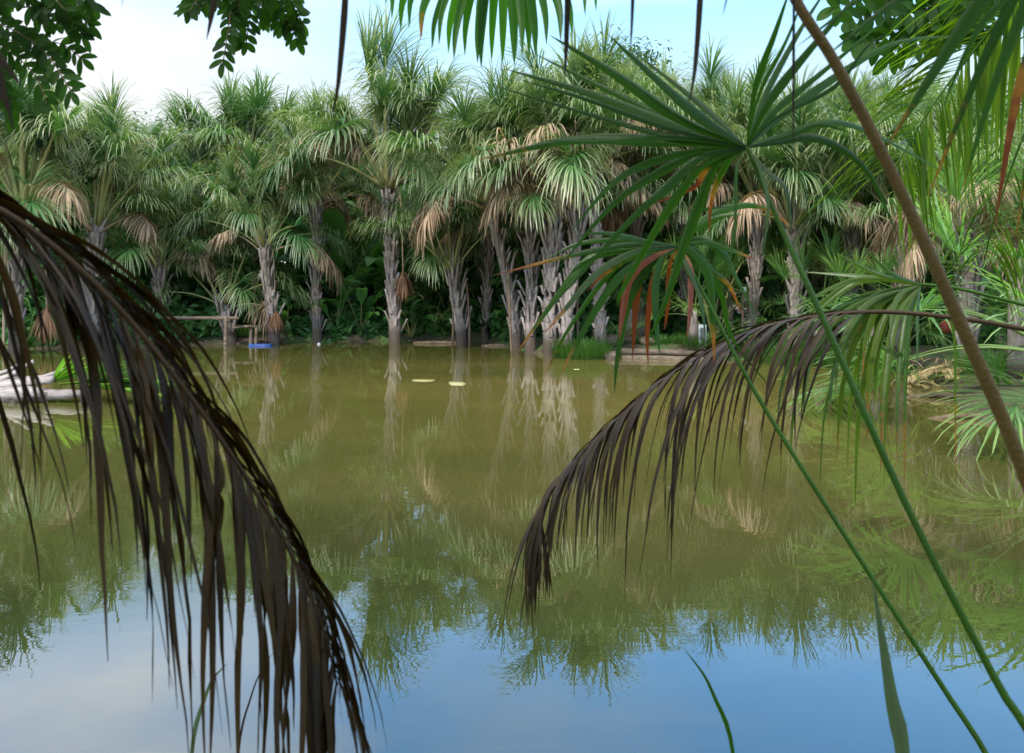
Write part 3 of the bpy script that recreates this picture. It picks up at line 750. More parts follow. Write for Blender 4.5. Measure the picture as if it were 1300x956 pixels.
# grey notice board on a post and a small white box on a post
def post_box(px, py_b, py_t, Y, w, h, label, name, panel):
    a = at(px, py_b, Y); b = at(px, py_t, Y); root = thing(name, label, 'sign' if panel else 'box', (a.x, a.y, a.z))
    mb = MB(); tube(mb, [Vector((0, 0, -.4)), Vector((0, 0, b.z - a.z))], .03, 8, tone=.7); mb.build('post', M_WOODG, root)
    bpy_v = [(sx_ * w / 2, -.035 + sy * .05, b.z - a.z - h * (1 - sz)) for sx_ in (-1, 1) for sy in (-1, 1) for sz in (0, 1)]
    mb = MB(); [mb.vert(v) for v in bpy_v]
    for f_ in ((0, 1, 3, 2), (4, 6, 7, 5), (0, 4, 5, 1), (2, 3, 7, 6), (1, 5, 7, 3), (0, 2, 6, 4)): mb.face(f_)
    o = mb.build('board' if panel else 'box', flat_mat(name + '_paint', (.42, .46, .47) if panel else (.8, .8, .78), .5), root, smooth=False)
    bv = o.modifiers.new('bevel', 'BEVEL'); bv.width = .01; bv.segments = 2
    if panel:
        mb = MB()
        for (x, z, ww, hh) in ((0, -h * .5, w * .68, h * .75),):
            for sx_, sz in ((-1, -1), (1, -1), (1, 1), (-1, 1)): mb.vert((x + sx_ * ww / 2, -.088, b.z - a.z + z + sz * hh / 2))
            mb.face((0, 1, 2, 3))
        mb.build('panel', flat_mat('dark_panel', (.12, .13, .13), .5), root, smooth=False)
post_box(891, 447, 412, 17.2, .17, .55, 'small grey upright board standing on the terrace', 'sign_board', True)
post_box(943, 440, 364, 17.6, .12, .12, 'little white box on a thin pole among the palms', 'post_box', False)

# ---------------------------------------------------------------- cut palm lying in the water at left
root = thing('fallen_palm', 'cut palm crown with grey leaf bases and green fronds lying in the water at left', 'fallen palm', tuple(at(60, 512, 10.6)))
def lrel(pts): return [q - root.location for q in pts]
def base_piece(a, m_, b, w, tone, thick=.03):
    P = crv(lrel([at(*a), at(*m_), at(*b)]), 9); mb = MB(); prev = None
    for i, q in enumerate(P):
        t = (P[min(9, i + 1)] - P[max(0, i - 1)]).normalized(); s = t.cross(Vector((0, -.8, .6))).normalized(); n = s.cross(t)
        ww = w * (1 - .5 * i / 9) * .85 * (1 + .12 * math.sin(i * 2.1 + w * 90))
        cur = [mb.vert(q - s * ww, i / 9, tone), mb.vert(q + n * thick, i / 9, tone), mb.vert(q + s * ww, i / 9, tone), mb.vert(q - n * thick, i / 9, tone * .6)]
        if prev:
            for k in range(4): mb.face((prev[k], prev[(k + 1) % 4], cur[(k + 1) % 4], cur[k]))
        else: mb.face(tuple(cur))
        prev = cur
    mb.face(tuple(prev)); return mb
M_BASE = rough_mat('grey_leaf_base', [(.3, (.13, .11, .10)), (.55, (.30, .26, .245)), (.8, (.45, .40, .38))], scale=(1.5, 10, 10), bump=.4, bdist=.01)
for a in [((-40, 506, 10.6), (0, 501, 10.6), (52, 498, 10.5), .20, .6, .06), ((-30, 498, 10.9), (20, 488, 10.9), (66, 482, 10.7), .15, .7, .05), ((-30, 492, 11.2), (10, 478, 11.2), (42, 459, 11.2), .09, .8, .03),
          ((0, 484, 11.3), (50, 480, 11.2), (80, 470, 11.2), .08, .55, .03), ((40, 502, 10.7), (85, 500, 10.6), (118, 499, 10.7), .12, .35, .05), ((-30, 474, 11.6), (0, 474, 11.6), (28, 461, 11.6), .07, .7, .03)]:
    base_piece(*a).build('leaf_base', M_BASE, root)
M_CUT = leaf_mat('cut_green_leaf', (.10, .27, .03), (.26, .44, .07), trans=.35, rough=.4, spec=.5)
M_CUTD = leaf_mat('cut_dark_leaf', (.03, .13, .03), (.08, .24, .05), trans=.3, rough=.4, spec=.5)
r = random.Random(4)
for (hub, tips, n, mt) in [((66, 486, 10.8), ((95, 452), (150, 478)), 30, M_CUT), ((110, 486, 10.6), ((150, 456), (255, 508)), 44, M_CUTD), ((66, 489, 10.7), ((150, 484), (245, 488)), 14, M_CUT), ((95, 490, 10.5), ((160, 496), (245, 514)), 30, M_CUT)]:
    mb = MB(); h = at(*hub) - root.location
    for i in range(n):
        u = i / (n - 1); tx = tips[0][0] + (tips[1][0] - tips[0][0]) * u + r.uniform(-12, 12); ty = tips[0][1] + (tips[1][1] - tips[0][1]) * u + r.uniform(-3, 3)
        tp = at(tx, ty, hub[2] + r.uniform(-.25, .25)) - root.location; tp.z = max(tp.z, -root.location.z + .015); d = tp - h
        strip(mb, h, d + Vector((0, 0, .10)), d.length * 1.0, .06, 7, g=.12, g2=.16, cross=2, fold=.3, tone=r.random(), r=r)
    mb.build('frond', mt, root)

# debris heap of cut leaf bases on the right shore
root = thing('debris_heap', 'heap of yellowed cut leaf bases and curled dead fronds on the right shore', 'debris', tuple(at(1185, 490, 12.4)))
M_YEL = rough_mat('yellowed_leaf_base', [(.3, (.12, .09, .04)), (.55, (.34, .26, .12)), (.8, (.55, .50, .30))], scale=(2, 8, 8), bump=.4, bdist=.01)
r = random.Random(21)
for i in range(34):
    x0 = r.uniform(1150, 1218); y0 = 488 - r.uniform(0, 20) * (1 - abs(x0 - 1190) / 50) - 2; Y = 12.4 + r.uniform(-.3, .6)
    ang = r.uniform(-.5, .3); ln = r.uniform(18, 42)
    base_piece((x0, y0, Y), (x0 + ln * .5, y0 + ln * ang * .5 - r.uniform(2, 7), Y), (x0 + ln, y0 + ln * ang, Y + r.uniform(-.2, .2)), r.uniform(.04, .11), r.uniform(.2, 1), .015).build('leaf_base', M_YEL, root)
mb = MB()
for i in range(26):
    c = at(r.uniform(1150, 1230), r.uniform(458, 484), 12.5) - root.location; a = r.uniform(0, 6.28); strip(mb, c, Vector((math.cos(a), math.sin(a) * .5, .6)), r.uniform(.25, .6), .03, 6, g=2, g2=4, tone=r.random(), r=r)
mb.build('curled_leaf', M_DEADF, root)
# beached old fronds on right waterline
for j, (px, py, lab) in enumerate([(1190, 505, 'dark driftwood stick at the waterline under the debris heap'), (1235, 532, 'weathered stick at the right waterline under the young palm')]):
    Y = 1600 / (py - 360); c = at(px, py, Y); mb = MB(); tube(mb, crv([Vector((-.5, .05, -.02)), Vector((0, 0, .04)), Vector((.5, -.1, 0))], 8), .035, 7, jit=.15); o = mb.build('driftwood', M_POLE); o.location = c; tag(o, lab, 'driftwood')

# ================================================================ FOREGROUND
def blade_seg(name, mt, hub, ctrl, w, parent, dry=0.0, tone=.5, n=18, fold=.35, facing=0.0, org=None, peak=.45, label=None, sag=0):
    """one long leaf segment: world-space curve through hub + control points, V-folded"""
    P = crv([hub] + ctrl, n); mb = MB(); prev = None
    for i, q in enumerate(P):
        u = i / n; t = (P[min(n, i + 1)] - P[max(0, i - 1)]).normalized()
        nv = Vector((math.sin(facing), -math.cos(facing), .25)).normalized()
        s = t.cross(nv); s = s.normalized() if s.length > .05 else Vector((1, 0, 0)); nn = s.cross(t)
        ww = w * .5 * ((.22 + .78 * min(1, u / peak)) * (1 if u < peak else max(.02, (1 - (u - peak) / (1 - peak)) ** .75)))
        q = q - (org or Vector())
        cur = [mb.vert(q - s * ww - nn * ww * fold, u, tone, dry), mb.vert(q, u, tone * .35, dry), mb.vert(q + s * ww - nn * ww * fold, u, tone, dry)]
        if prev:
            for k in range(2): mb.face((prev[k], prev[k + 1], cur[k + 1], cur[k]))
        prev = cur
    o = mb.build(name, mt, parent)
    if label: o['label'] = label
    return o

def fan_leaf(name, label, hub_px, hubY, segs, stalk, stalk_r, mt, mst, wscale=1.0, seed=1, basew=.02, dirty=.16):
    r = random.Random(seed); hub = at(*hub_px, hubY)
    root = thing(name, label, 'palm leaf', tuple(hub))
    if stalk:
        P = crv([hub - Vector((0, 0, 0))] + [at(*q) for q in stalk], 30); mb = MB()
        tube(mb, [q - hub for q in P], lambda u: stalk_r * (.7 + .5 * u), 8, tone=.5, flat=.8); mb.build('petiole', mst, root)
    for s in segs:
        pts, w = s[0], s[1]; dry = s[2] if len(s) > 2 else 0
        dy = r.uniform(-dirty, dirty); k = len(pts)
        ctrl = [at(q[0], q[1], hubY + dy * (i + 1) / k) for i, q in enumerate(pts)]
        blade_seg('leaf_segment', mt, hub, ctrl, w * hubY / F * wscale, root, dry=dry, tone=r.uniform(.1, .9), fold=r.uniform(.2, .6), facing=r.uniform(-.6, .6), org=hub,
                  label='segment with a dried orange-brown end' if dry > .3 else None)
    return root

# the big fan leaf whose hub is right of centre
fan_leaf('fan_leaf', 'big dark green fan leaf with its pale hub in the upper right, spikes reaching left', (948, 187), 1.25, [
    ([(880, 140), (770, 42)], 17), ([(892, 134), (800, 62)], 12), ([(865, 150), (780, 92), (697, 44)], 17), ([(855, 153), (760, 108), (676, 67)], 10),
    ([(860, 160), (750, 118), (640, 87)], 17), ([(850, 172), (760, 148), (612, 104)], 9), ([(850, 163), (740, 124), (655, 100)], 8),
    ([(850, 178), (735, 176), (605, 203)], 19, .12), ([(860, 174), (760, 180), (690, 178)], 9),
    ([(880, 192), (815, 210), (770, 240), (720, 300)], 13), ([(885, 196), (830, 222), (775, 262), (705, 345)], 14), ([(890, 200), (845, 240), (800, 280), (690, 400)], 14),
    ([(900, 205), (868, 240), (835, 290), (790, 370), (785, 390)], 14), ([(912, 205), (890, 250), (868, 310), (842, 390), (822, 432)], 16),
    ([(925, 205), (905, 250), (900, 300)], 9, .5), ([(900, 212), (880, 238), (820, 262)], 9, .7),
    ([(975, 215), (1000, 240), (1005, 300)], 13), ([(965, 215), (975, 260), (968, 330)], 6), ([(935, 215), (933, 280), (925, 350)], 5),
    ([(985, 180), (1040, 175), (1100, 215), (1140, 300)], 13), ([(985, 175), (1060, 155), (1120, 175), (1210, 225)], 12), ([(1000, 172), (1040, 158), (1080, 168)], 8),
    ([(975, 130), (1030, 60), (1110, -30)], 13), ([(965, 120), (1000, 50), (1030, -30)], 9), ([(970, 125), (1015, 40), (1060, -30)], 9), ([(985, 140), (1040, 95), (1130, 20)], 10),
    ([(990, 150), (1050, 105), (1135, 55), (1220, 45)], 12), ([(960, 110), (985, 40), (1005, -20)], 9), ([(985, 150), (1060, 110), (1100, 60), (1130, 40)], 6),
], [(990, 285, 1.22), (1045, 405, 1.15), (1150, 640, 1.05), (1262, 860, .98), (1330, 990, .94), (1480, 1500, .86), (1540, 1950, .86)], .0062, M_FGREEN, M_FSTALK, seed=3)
# second fan, reddened
fan_leaf('fan_leaf', 'smaller drooping fan leaf with rust-red and yellow hanging segments, below the big one', (862, 313), 1.7, [
    ([(800, 310), (720, 325), (625, 350)], 9, .35), ([(805, 305), (740, 308), (690, 330)], 8), ([(810, 318), (760, 345), (715, 395), (690, 425)], 11, .3), ([(800, 318), (745, 330), (690, 400), (655, 450)], 11, .25),
    ([(815, 320), (770, 345), (745, 370)], 9, .45), ([(805, 322), (770, 350), (720, 420), (690, 480)], 9, .15), ([(820, 328), (780, 360), (735, 430), (712, 475)], 12, .2),
    ([(830, 325), (800, 350), (790, 400), (786, 432)], 13, 1.0), ([(835, 325), (812, 350), (806, 400), (803, 458)], 14, 1.0), ([(840, 330), (828, 370), (822, 420), (823, 465)], 11, 1.1),
    ([(832, 330), (800, 380), (785, 450), (780, 500)], 12), ([(840, 330), (833, 370), (835, 420), (838, 452)], 12), ([(850, 335), (848, 370), (846, 400), (843, 420)], 8, 1.0),
    ([(880, 320), (900, 350), (905, 410), (907, 465)], 13, .25), ([(876, 335), (878, 360), (876, 400), (872, 430)], 9, .95), ([(885, 318), (905, 345), (925, 360), (945, 405)], 11, .35),
    ([(890, 303), (920, 320), (935, 350), (965, 410)], 14), ([(895, 308), (930, 318), (960, 330)], 9, .3), ([(880, 288), (920, 265), (965, 262), (1010, 290)], 12, .25), ([(885, 290), (915, 275), (945, 272)], 9, .1),
    ([(870, 295), (890, 268), (930, 262)], 7), ([(820, 306), (770, 296), (725, 300)], 8, .1), ([(870, 330), (890, 380), (897, 440)], 9),
    ([(882, 322), (915, 370), (930, 430), (985, 500)], 8),
], [(905, 395, 1.66), (960, 500, 1.6), (1060, 660, 1.5), (1190, 862, 1.4), (1270, 990, 1.34), (1420, 1300, 1.25), (1480, 1480, 1.2)], .0062, M_FGREEN, M_FSTALK, seed=7)
# third: hub over right, stalk leaving to the right
third = []
r = random.Random(5)
for (x, y, w) in [(1148, 620, 12), (1118, 600, 13), (1085, 655, 12), (1062, 590, 11), (1040, 640, 9), (1002, 600, 11), (985, 560, 9), (1110, 520, 13), (1095, 480, 14), (1130, 470, 12), (1060, 500, 12), (1030, 480, 11), (1148, 540, 8), (1165, 480, 9), (1075, 440, 10), (1050, 450, 10), (1138, 585, 10), (1100, 560, 12), (1075, 610, 10), (1052, 545, 11), (1122, 640, 9), (1088, 520, 12), (1110, 450, 13), (1090, 425, 12), (1130, 430, 11), (1018, 545, 9), (1068, 540, 10)]:
    mx = 1170 + (x - 1170) * .62; my = 360 + (y - 360) * .18
    third.append(([(mx, my), (x + (mx - x) * .2, 360 + (y - 360) * .55), (x, y)], w, r.choice([0, .1, .25, .15])))
for (x, y) in [(1000, 395), (985, 440), (1020, 345), (1060, 320), (1095, 312), (1010, 420)]:
    third.append(([(1170 + (x - 1170) * .5, 352 + (y - 360) * .1), (x, y)], 10, .0))
third.append(([(1195, 372), (1211, 420), (1213, 520), (1213, 618)], 6, .3))
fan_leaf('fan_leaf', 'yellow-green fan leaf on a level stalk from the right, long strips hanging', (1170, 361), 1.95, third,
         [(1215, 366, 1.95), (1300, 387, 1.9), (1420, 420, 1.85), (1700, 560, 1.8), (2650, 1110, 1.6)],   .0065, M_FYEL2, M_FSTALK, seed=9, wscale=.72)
# overhead fan hanging down at the top
segs = []
for i, x in enumerate([489, 497, 508, 519, 534, 548, 557, 569, 576, 590, 606, 611, 624, 638, 653, 663, 672, 680, 694, 712, 727, 743, 757, 775]):
    yt = 78 - abs(x - 625) ** 1.6 * .024 + (i % 3) * 5
    yt = {489: 8, 497: 24, 775: 2, 757: 14, 743: 20}.get(x, yt)
    segs.append(([(640 + (x - 640) * .55, -70), (x + (640 - x) * .06, yt - 50), (x, yt)], 14 + i % 3, .25 if i == 4 else 0))
fan_leaf('fan_leaf', 'bright green leaf hanging from above at the top centre, only its narrow tips showing', (640, -150), 1.5, segs,
         [(720, -230, 1.45), (950, -450, 1.4), (1700, -850, 1.4), (2591, -700, 1.7)], .007, M_FGR2, M_FSTALK, seed=12, dirty=.08)
# dark strips of a leaf hanging at the upper right
fan_leaf('fan_leaf', 'dark fan leaf overhead at the upper right whose broad strips hang down with brown ends', (1335, -170), 1.0, [
    ([(1270, -40), (1205, 60), (1125, 187)], 24, .12), ([(1300, -30), (1245, 90), (1178, 250)], 17, .2), ([(1310, -20), (1262, 110), (1222, 240)], 15, .1), ([(1325, 10), (1292, 120), (1262, 290)], 17, .5),
    ([(1300, -40), (1240, 40), (1195, 140)], 12), ([(1335, 20), (1315, 140), (1290, 300)], 15, .12), ([(1250, -60), (1140, 0), (1050, 70)], 15), ([(1240, -80), (1120, -20), (1010, 60)], 11), ([(1340, 20), (1330, 160), (1310, 330)], 14, .1),
], [(1420, -260, .95), (1600, -200, .9), (1750, 400, .8), (1800, 1500, .8)], .008, M_FGREEN, M_FSTALK, seed=15, dirty=.06)

# brown leaning stalk
mb = MB(); P = crv([at(700, -900, 1.0), at(940, -160, .95), at(1005, -10, .93), at(1060, 80, .92), at(1130, 215, .9), at(1215, 400, .86), at(1300, 600, .82), at(1400, 900, .78), at(1560, 1700, .72), at(1600, 2100, .72)], 60)
o = thing('leaf_stalk', 'thick brown stalk slanting from the top down to the right edge in front of everything', 'stalk', tuple(P[-1]))
tube(mb, [q - P[-1] for q in P], lambda u: .0056 + .0022 * u, 10, tone=.5, jit=.03); mb.build('stalk', M_STEMB, o)

# pinnate fronds
def pinnate(name, label, path, n, mt, mst, rr, Lf, wf, fwd, grav, seed, two_rows=(1, 1), start=.0, dry=0.0, partname='leaflet', tone=(.0, 1), sidevec=None, individual=True, wob=.02, fold=.45, nst=12, jitL=.2, g2=None, rlen=1.0, cat='palm frond'):
    r = random.Random(seed); P = crv([at(*q) for q in path], 80); org = P[0].copy()
    root = thing(name, label, cat, tuple(org))
    mb = MB(); tube(mb, [q - org for q in P], lambda u: rr * (1 - .8 * u), 8, tone=.6, flat=.8); mb.build('rachis', mst, root)
    allm = MB()
    for i in range(n):
        u = start + (1 - start) * (i + .5) / n
        for sg in (-1, 1):
            if not two_rows[0 if sg < 0 else 1]: continue
            uu = min(.999, u + r.uniform(-.3, .3) / n); j = int(uu * 80); q = P[j].lerp(P[j + 1], uu * 80 - j)
            t = (P[min(80, j + 1)] - P[max(0, j - 1)]).normalized()
            sv = sidevec if sidevec else t.cross(Vector((0, 0, 1))).normalized()
            sv = (sv - t * sv.dot(t)).normalized()
            d = t * fwd[0 if sg < 0 else 1] + sv * sg * r.uniform(.6, 1.1) + Vector((0, 0, r.uniform(-.1, .25)))
            L_ = Lf(uu) * r.uniform(1 - jitL, 1 + jitL * .6) * (rlen if sg > 0 else 1)
            m2 = MB() if individual else allm
            strip(m2, q - org, d, L_, wf * (1.1 - .4 * uu) * r.uniform(.7, 1.2), nst, g=grav * r.uniform(.6, 1.4), g2=(g2 or grav) * r.uniform(.7, 1.3), side=None, cross=2, fold=fold * r.uniform(.4, 2.0), tone=r.uniform(*tone), dry=dry, wob=wob, r=r,
                  prof=lambda v: (.25 + .75 * min(1, v / .25)) * (1 - max(0, v - .25) / .75) ** .8 if v < .999 else .02)
            if individual: m2.build(partname, mt, root)
    if not individual: allm.build('leaflets', mt, root)
    return root
# left dead frond: rachis arches over from the left edge and falls out of the bottom
pinnate('dead_frond', 'large dark brown dead frond arching from the left edge down to the lower middle', [(-4850, 3610, .4), (-1200, 190, .55), (-420, 60, .62), (-220, 140, .70), (-80, 225, .78), (40, 292, .83), (145, 385, .87), (235, 495, .90), (312, 605, .93), (368, 700, .95), (408, 790, .96), (428, 870, .97)],
        72, M_FBROWN, M_FRACH, .008, lambda u: .48 * (1 - .66 * max(0, u - .30) ** 1.1), .0145, (1.6, 3.3), 2.0, 31, start=.26, g2=3.0, jitL=.45, wob=.075, sidevec=Vector((.5, .8, .15)), rlen=.8)
# right dead frond
pinnate('dead_frond', 'smaller dark brown dead frond arching leftward across the pond from the right', [(2650, 1110, 1.6), (1750, 560, 1.5), (1450, 450, 1.6), (1300, 418, 1.7), (1200, 402, 1.76), (1110, 396, 1.8), (1030, 403, 1.84), (950, 422, 1.88), (860, 470, 1.9), (780, 535, 1.92), (718, 598, 1.93), (690, 645, 1.94), (688, 690, 1.94)],
        72, M_FBROWN, M_FRACH, .009, lambda u: .52 * (1 - .60 * max(0, u - .59) / .41), .0135, (.7, 1.7), 2.8, 47, start=.42, g2=3.8, jitL=.4, wob=.06, sidevec=Vector((.35, .85, .2)))
# dead leaflets dangling from overhead
def dangle():
    org = at(640, -260, .9); root = thing('dead_frond', 'dry frond above the view whose thin dark strips dangle against the sky', 'palm frond', tuple(org))
    P = crv([at(180, -160, .95), at(500, -230, .9), at(800, -250, .9), at(1150, -150, .9)], 30); mb = MB(); tube(mb, [q - org for q in P], .006, 8); mb.build('rachis', M_FRACH, root)
    for (x, xt, yt, w) in [(440, 422, 148, 9), (722, 717, 100, 9), (806, 800, 70, 6), (893, 875, 132, 8), (284, 262, 52, 14), (945, 917, 22, 6), (160, 155, 12, 5), (1008, 1007, 190, 4), (600, 604, 15, 4)]:
        top = min(P, key=lambda q: abs((q.x / q.y * F + 650) - x))
        y0 = HOR - (top.z - EYE) / top.y * F
        blade_seg('leaflet', M_FBROWN, top, [at(x, (y0 + yt) / 2 - 20, .9), at((x + xt) / 2, yt - 60, .9), at(xt, yt, .9)], w * .9 / F, root, tone=rnd.uniform(0, .5), org=org, peak=.5)
dangle()
# bright feather fronds, upper right
pinnate('feather_frond', 'bright yellow-green feather frond lit through at the upper right', [(2387, -535, 1.9), (1560, -230, 2.2), (1400, -110, 2.3), (1310, -20, 2.4), (1240, 60, 2.5), (1180, 140, 2.55), (1135, 215, 2.6)], 74, M_FYEL, M_FSTALK, .011,
        lambda u: .52 * (1 - .55 * max(0, u - .42)), .020, (1.0, 1.1), 1.0, 61, start=.29, g2=1.2, sidevec=Vector((-.8, .15, .35)), individual=False, wob=.01, tone=(.2, 1))
pinnate('feather_frond', 'second feather frond hanging lower at the right edge behind the dark strips', [(2387, -535, 1.9), (1700, 0, 2.4), (1480, -20, 2.6), (1380, 50, 2.7), (1310, 150, 2.8), (1265, 270, 2.85), (1250, 330, 2.9)], 50, M_FYEL, M_FSTALK, .011,
        lambda u: .45 * (1 - .5 * max(0, u - .42)), .018, (.9, .9), 1.4, 63, start=.29, g2=2.0, sidevec=Vector((-.9, .3, .2)), individual=False, wob=.01, tone=(0, .8))

# the feather palm that carries the two bright fronds stands just outside the right edge
fronds = [o for o in COL.objects if o.parent is None and o.name.startswith('feather_frond')]
froot = thing('feather_palm', 'feather palm at the right with bright yellow-green fronds hanging into the upper right corner', 'palm tree', (3.35, 1.75, .2))
mb = MB(); tube(mb, crv([Vector((0, 0, -.6)), Vector((.08, 0, 1.4)), Vector((-.02, .1, 3.2))], 24), lambda u: .13 - .04 * u, 12, jit=.05); mb.build('trunk', M_BARK, froot)
for o in fronds:
    lab = o['label']; del o['category']; o.name = 'frond'; o['label'] = lab
    o.location = o.location - froot.location; o.parent = froot
# overhead compound leaves against the sky
def oval_branch(label, stem, twigs, Y, leaf_len, seed, mt=M_OVAL, wid=.42, name='leafy_branch'):
    r = random.Random(seed); org = at(*stem[0]); root = thing(name, label, 'branch', tuple(org)); st = MB(); lv = MB()
    tube(st, [q - org for q in crv([at(*q) for q in stem], 16)], lambda u: .008 - .005 * u, 7, tone=.3)
    for tw in twigs:
        P = crv([at(q[0], q[1], Y + r.uniform(-.05, .05)) for q in tw], 20); tube(st, [q - org for q in P], .0012, 5, tone=.3)
        LP = sum((P[i + 1] - P[i]).length for i in range(20)); k = max(4, int(LP / (leaf_len * .42)))
        for i in range(k + 1):
            u = min(.999, (i + .6) / k); j = int(u * 20); q = P[j].lerp(P[min(20, j + 1)], u * 20 - j); t = (P[j + 1 if j < 20 else 20] - P[j]).normalized()
            s = t.cross(Vector((r.uniform(-.4, .4), -1, r.uniform(-.3, .3)))).normalized()
            for sg in ((-1, 1) if i < k else (0,)):
                d = t * .7 + s * sg * r.uniform(.8, 1.2) + Vector((0, r.uniform(-.4, .4), -.15))
                strip(lv, q - org, d, leaf_len * r.uniform(.75, 1.15), leaf_len * wid * r.uniform(.85, 1.1), 7, g=.3, side=d.cross(Vector((r.uniform(-.5, .5), -1, r.uniform(-.5, .5)))), cross=2, fold=r.uniform(.05, .35), tone=r.random(), prof=oval, r=r)
    st.build('twig', M_POLE, root); lv.build('leaves', mt, root)
oval_branch('leafy branch with small oval leaflets hanging in the top left corner', [(-900, -900, 1.5), (-200, -160, 1.5), (-60, -60, 1.5), (40, -40, 1.5)],
    [[(10, -30), (50, 20), (95, 30)], [(20, -40), (70, -5), (112, 30)], [(-30, 20), (20, 40), (60, 70), (92, 118)], [(-20, 40), (30, 55), (75, 55), (105, 75)],
     [(-40, 60), (0, 60), (40, 90), (60, 130)], [(40, -30), (80, 10), (105, 45)], [(-30, -10), (0, 5), (10, 8)], [(90, -30), (108, -8), (118, 8)],
     [(30, -30), (48, 5), (60, 12)], [(-40, 60), (-10, 90), (5, 130)], [(-40, 70), (0, 100), (12, 150)]], 1.5, .035, 5)
oval_branch('hanging leafy sprays with neat paired leaflets at the top left of centre', [(0, -900, 1.6), (180, -260, 1.6), (280, -120, 1.6), (340, -60, 1.6)],
    [[(275, -60), (262, -20), (240, 15)], [(300, -60), (295, 0), (283, 80)], [(300, -50), (270, 0), (235, 8)], [(320, -50), (320, 0), (312, 58)], [(330, -50), (355, 5), (378, 52)], [(340, -60), (345, 0), (360, 35)], [(310, -60), (305, 0), (300, 50)],
     [(360, -60), (370, 0), (385, 30)], [(345, -60), (335, -5), (333, 25)]], 1.6, .034, 6)
oval_branch('broad-leaved branch in front of the sky at the top right, above the bright feather frond', [(2100, -600, 3.0), (1500, -200, 3.0), (1300, -60, 3.0), (1200, 0, 3.0)],
    [[(1240, -30), (1180, 10), (1120, 50), (1085, 55)], [(1250, -10), (1180, 30), (1130, 70)], [(1200, -40), (1140, 0), (1080, 30)], [(1260, 0), (1210, 30), (1160, 60)], [(1290, -20), (1230, 10), (1190, 55)], [(1300, -40), (1220, -10), (1150, 20)],
     [(1310, 0), (1260, 30), (1240, 50)], [(1180, -40), (1130, -10), (1060, 10)]], 3.0, .085, 7, wid=.5)
# a dark shaded frond corner at the far left below the branch
blk = thing('dead_frond', 'dark drooping leaf tips at the left edge under the leafy branch', 'palm frond', tuple(at(-60, 60, .9)))
for (x, y, w) in [(18, 165, 16), (8, 140, 18), (28, 110, 14), (-4, 185, 14)]:
    blade_seg('leaflet', M_FBROWN, at(-60, 40, .9), [at(-20 + x * .2, 60, .9), at(x, y, .9)], w * .9 / F, blk, tone=0, org=at(-60, 60, .9))

# blades of grass rising from the near bank
for i, (x0, x1, x2, ytop, w, Y, mt, lab) in enumerate([(1150, 1132, 1108, 735, 22, 1.1, M_REED, 'broad pale blade rising at the bottom right between the two green stalks'),
        (935, 905, 868, 822, 6, 1.2, M_FGREEN, 'thin dark blade tip rising at the bottom right of centre'), (240, 262, 290, 840, 6, 1.2, M_REED, 'thin pale blade crossing the lower end of the dead frond'),
        (300, 320, 350, 822, 3, 1.2, M_FBROWN, 'hair-thin dark stem crossing the lower end of the dead frond')]):
    p0 = at(x0, 1400, Y); mb = thing('reed', lab, 'blade', tuple(p0))
    blade_seg('blade', mt, p0, [at(x0, 1000, Y), at(x1, 880, Y), at(x2, ytop, Y)], w * Y / F, mb, tone=.8, org=p0, peak=.5)

# unseen tree added behind and above the camera to darken the foreground
root = thing('added_shade_tree', 'unseen dense leafy tree added on the near bank to shade the foreground', 'tree', (-1.5, -4.0, .2))
tm = MB(); tube(tm, crv([Vector((0, 0, -.6)), Vector((.1, .1, 1.6)), Vector((.3, .6, 3.6))], 10), lambda u: .22 - .08 * u, 10, jit=.06)
lv = MB(); r = random.Random(77)
for b_ in range(34):
    c = Vector((r.uniform(-2.8, 4.6), r.uniform(-1.5, 5.2), 0)); c.z = r.uniform(3.1, 4.6) + (.3 if c.y > 4.6 else 0)
    if c.x > 2.4 and c.y > 4.2: continue
    tube(tm, crv([Vector((.3, .6, 3.4)), c * .6 + Vector((.1, .2, 1.5)), c], 5), lambda u: .06 - .05 * u, 5)
    for _ in range(300):
        q = c + Vector((r.gauss(0, .45), r.gauss(0, .45), r.gauss(0, .22))); d = Vector((r.gauss(0, 1), r.gauss(0, 1), r.gauss(-.3, .4)))
        if q.y > 5.7 or q.z < 2.75: continue
        strip(lv, q, d, .17, .075, 3, g=.5, tone=r.random(), r=r, prof=oval)
tm.build('trunk', M_POLE, root); lv.build('crown', M_OVAL, root)

# ---------------------------------------------------------------- light and sky
SE, SAZ = 47.0, 203.0        # sun elevation, compass angle of the sun measured clockwise from +Y
wd = bpy.data.worlds.new('World'); S.world = wd; wd.use_nodes = True; nt = wd.node_tree; nt.nodes.clear(); L = nt.links
out = nt.nodes.new('ShaderNodeOutputWorld'); bg = nt.nodes.new('ShaderNodeBackground'); bg.inputs[1].default_value = .14
sky = nt.nodes.new('ShaderNodeTexSky'); sky.sky_type = 'NISHITA'; sky.sun_disc = False; sky.sun_elevation = R(SE); sky.sun_rotation = R(SAZ); sky.air_density = 1.0; sky.dust_density = 1.0; sky.ozone_density = 1.5
tc = nt.nodes.new('ShaderNodeTexCoord'); mp = nt.nodes.new('ShaderNodeMapping'); mp.inputs['Scale'].default_value = (1.0, 1.0, 3.2); mp.inputs['Location'].default_value = (.35, .2, .1); L.new(tc.outputs['Generated'], mp.inputs[0])
nz = N(nt, 'ShaderNodeTexNoise', Scale=1.5, Detail=6.0, Roughness=.5); L.new(mp.outputs[0], nz.inputs['Vector'])
sz = nt.nodes.new('ShaderNodeSeparateXYZ'); L.new(tc.outputs['Generated'], sz.inputs[0])
cf = ramp(nt, nz.outputs[0], [(.47, (0, 0, 0)), (.66, (1, 1, 1))]).outputs[0]
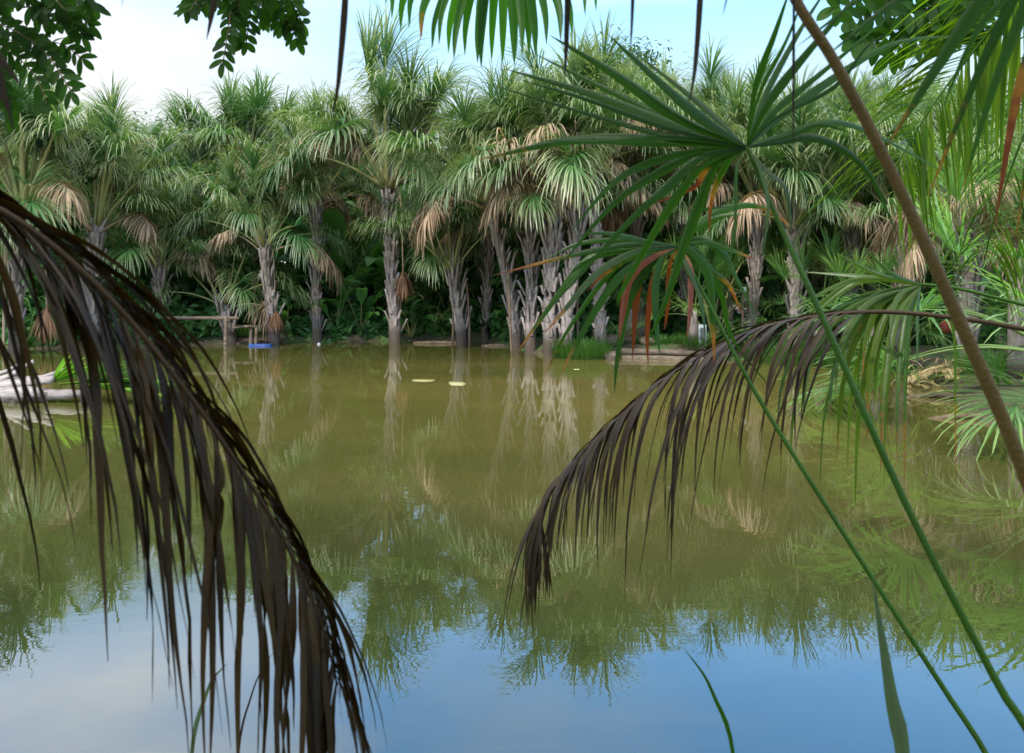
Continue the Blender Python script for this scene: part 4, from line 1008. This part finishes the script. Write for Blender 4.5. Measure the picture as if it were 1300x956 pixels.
veil = ramp(nt, sz.outputs[2], [(.0, (1, 1, 1)), (.22, (.95, .95, .95)), (.33, (.65, .65, .65)), (.41, (.04, .04, .04)), (.5, (0, 0, 0)), (.7, (.9, .9, .9))]).outputs[0]
vc = ramp(nt, sz.outputs[2], [(.0, (4.1, 4.1, 4.2)), (.2, (3.8, 4.0, 4.1)), (.32, (2.3, 3.4, 3.6)), (.5, (8, 8, 8.2)), (.7, (13, 12.8, 12.6))]).outputs[0]  # upper stops: bright white overhead veil added out of frame to light the scene
sb = mix(nt, 1.0, sky.outputs[0], (1.55, 2.7, 3.3), 'MULTIPLY')
sb = mix(nt, math_(nt, 'MULTIPLY', cf, .8), sb, (6.5, 7.2, 8.5))
bl_ = math_(nt, 'MULTIPLY', math_(nt, 'MULTIPLY_ADD', sz.outputs[2], 13.0, -4.35, clamp=True), math_(nt, 'MULTIPLY_ADD', sz.outputs[0], -4.0, -.55, clamp=True))
bl_ = math_(nt, 'MULTIPLY', bl_, ramp(nt, nz.outputs[0], [(.22, (0, 0, 0)), (.48, (1, 1, 1))]).outputs[0])
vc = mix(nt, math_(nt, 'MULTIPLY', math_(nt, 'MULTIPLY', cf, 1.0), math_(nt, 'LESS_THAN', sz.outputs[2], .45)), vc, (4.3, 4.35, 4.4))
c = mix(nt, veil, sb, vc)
c = mix(nt, math_(nt, 'MULTIPLY', bl_, .85), c, (10.5, 10.6, 11.2))
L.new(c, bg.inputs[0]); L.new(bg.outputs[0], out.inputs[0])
sd_ = bpy.data.lights.new('sun', 'SUN'); sd_.energy = 2.3; sd_.angle = R(3); sd_.color = (1, .95, .86)
so = bpy.data.objects.new('sun', sd_); COL.objects.link(so)
dv = Vector((math.sin(R(SAZ)) * math.cos(R(SE)), math.cos(R(SAZ)) * math.cos(R(SE)), math.sin(R(SE))))
so.rotation_euler = dv.to_track_quat('Z', 'Y').to_euler(); so.location = (0, 0, 30)
S.view_settings.view_transform = 'Standard'; S.view_settings.look = 'None'; S.view_settings.gamma = 1; S.view_settings.exposure = 0.75
S.render.engine = 'CYCLES'; S.cycles.max_bounces = 6; S.cycles.diffuse_bounces = 3; S.cycles.glossy_bounces = 3; S.cycles.transmission_bounces = 3; S.cycles.use_denoising = True
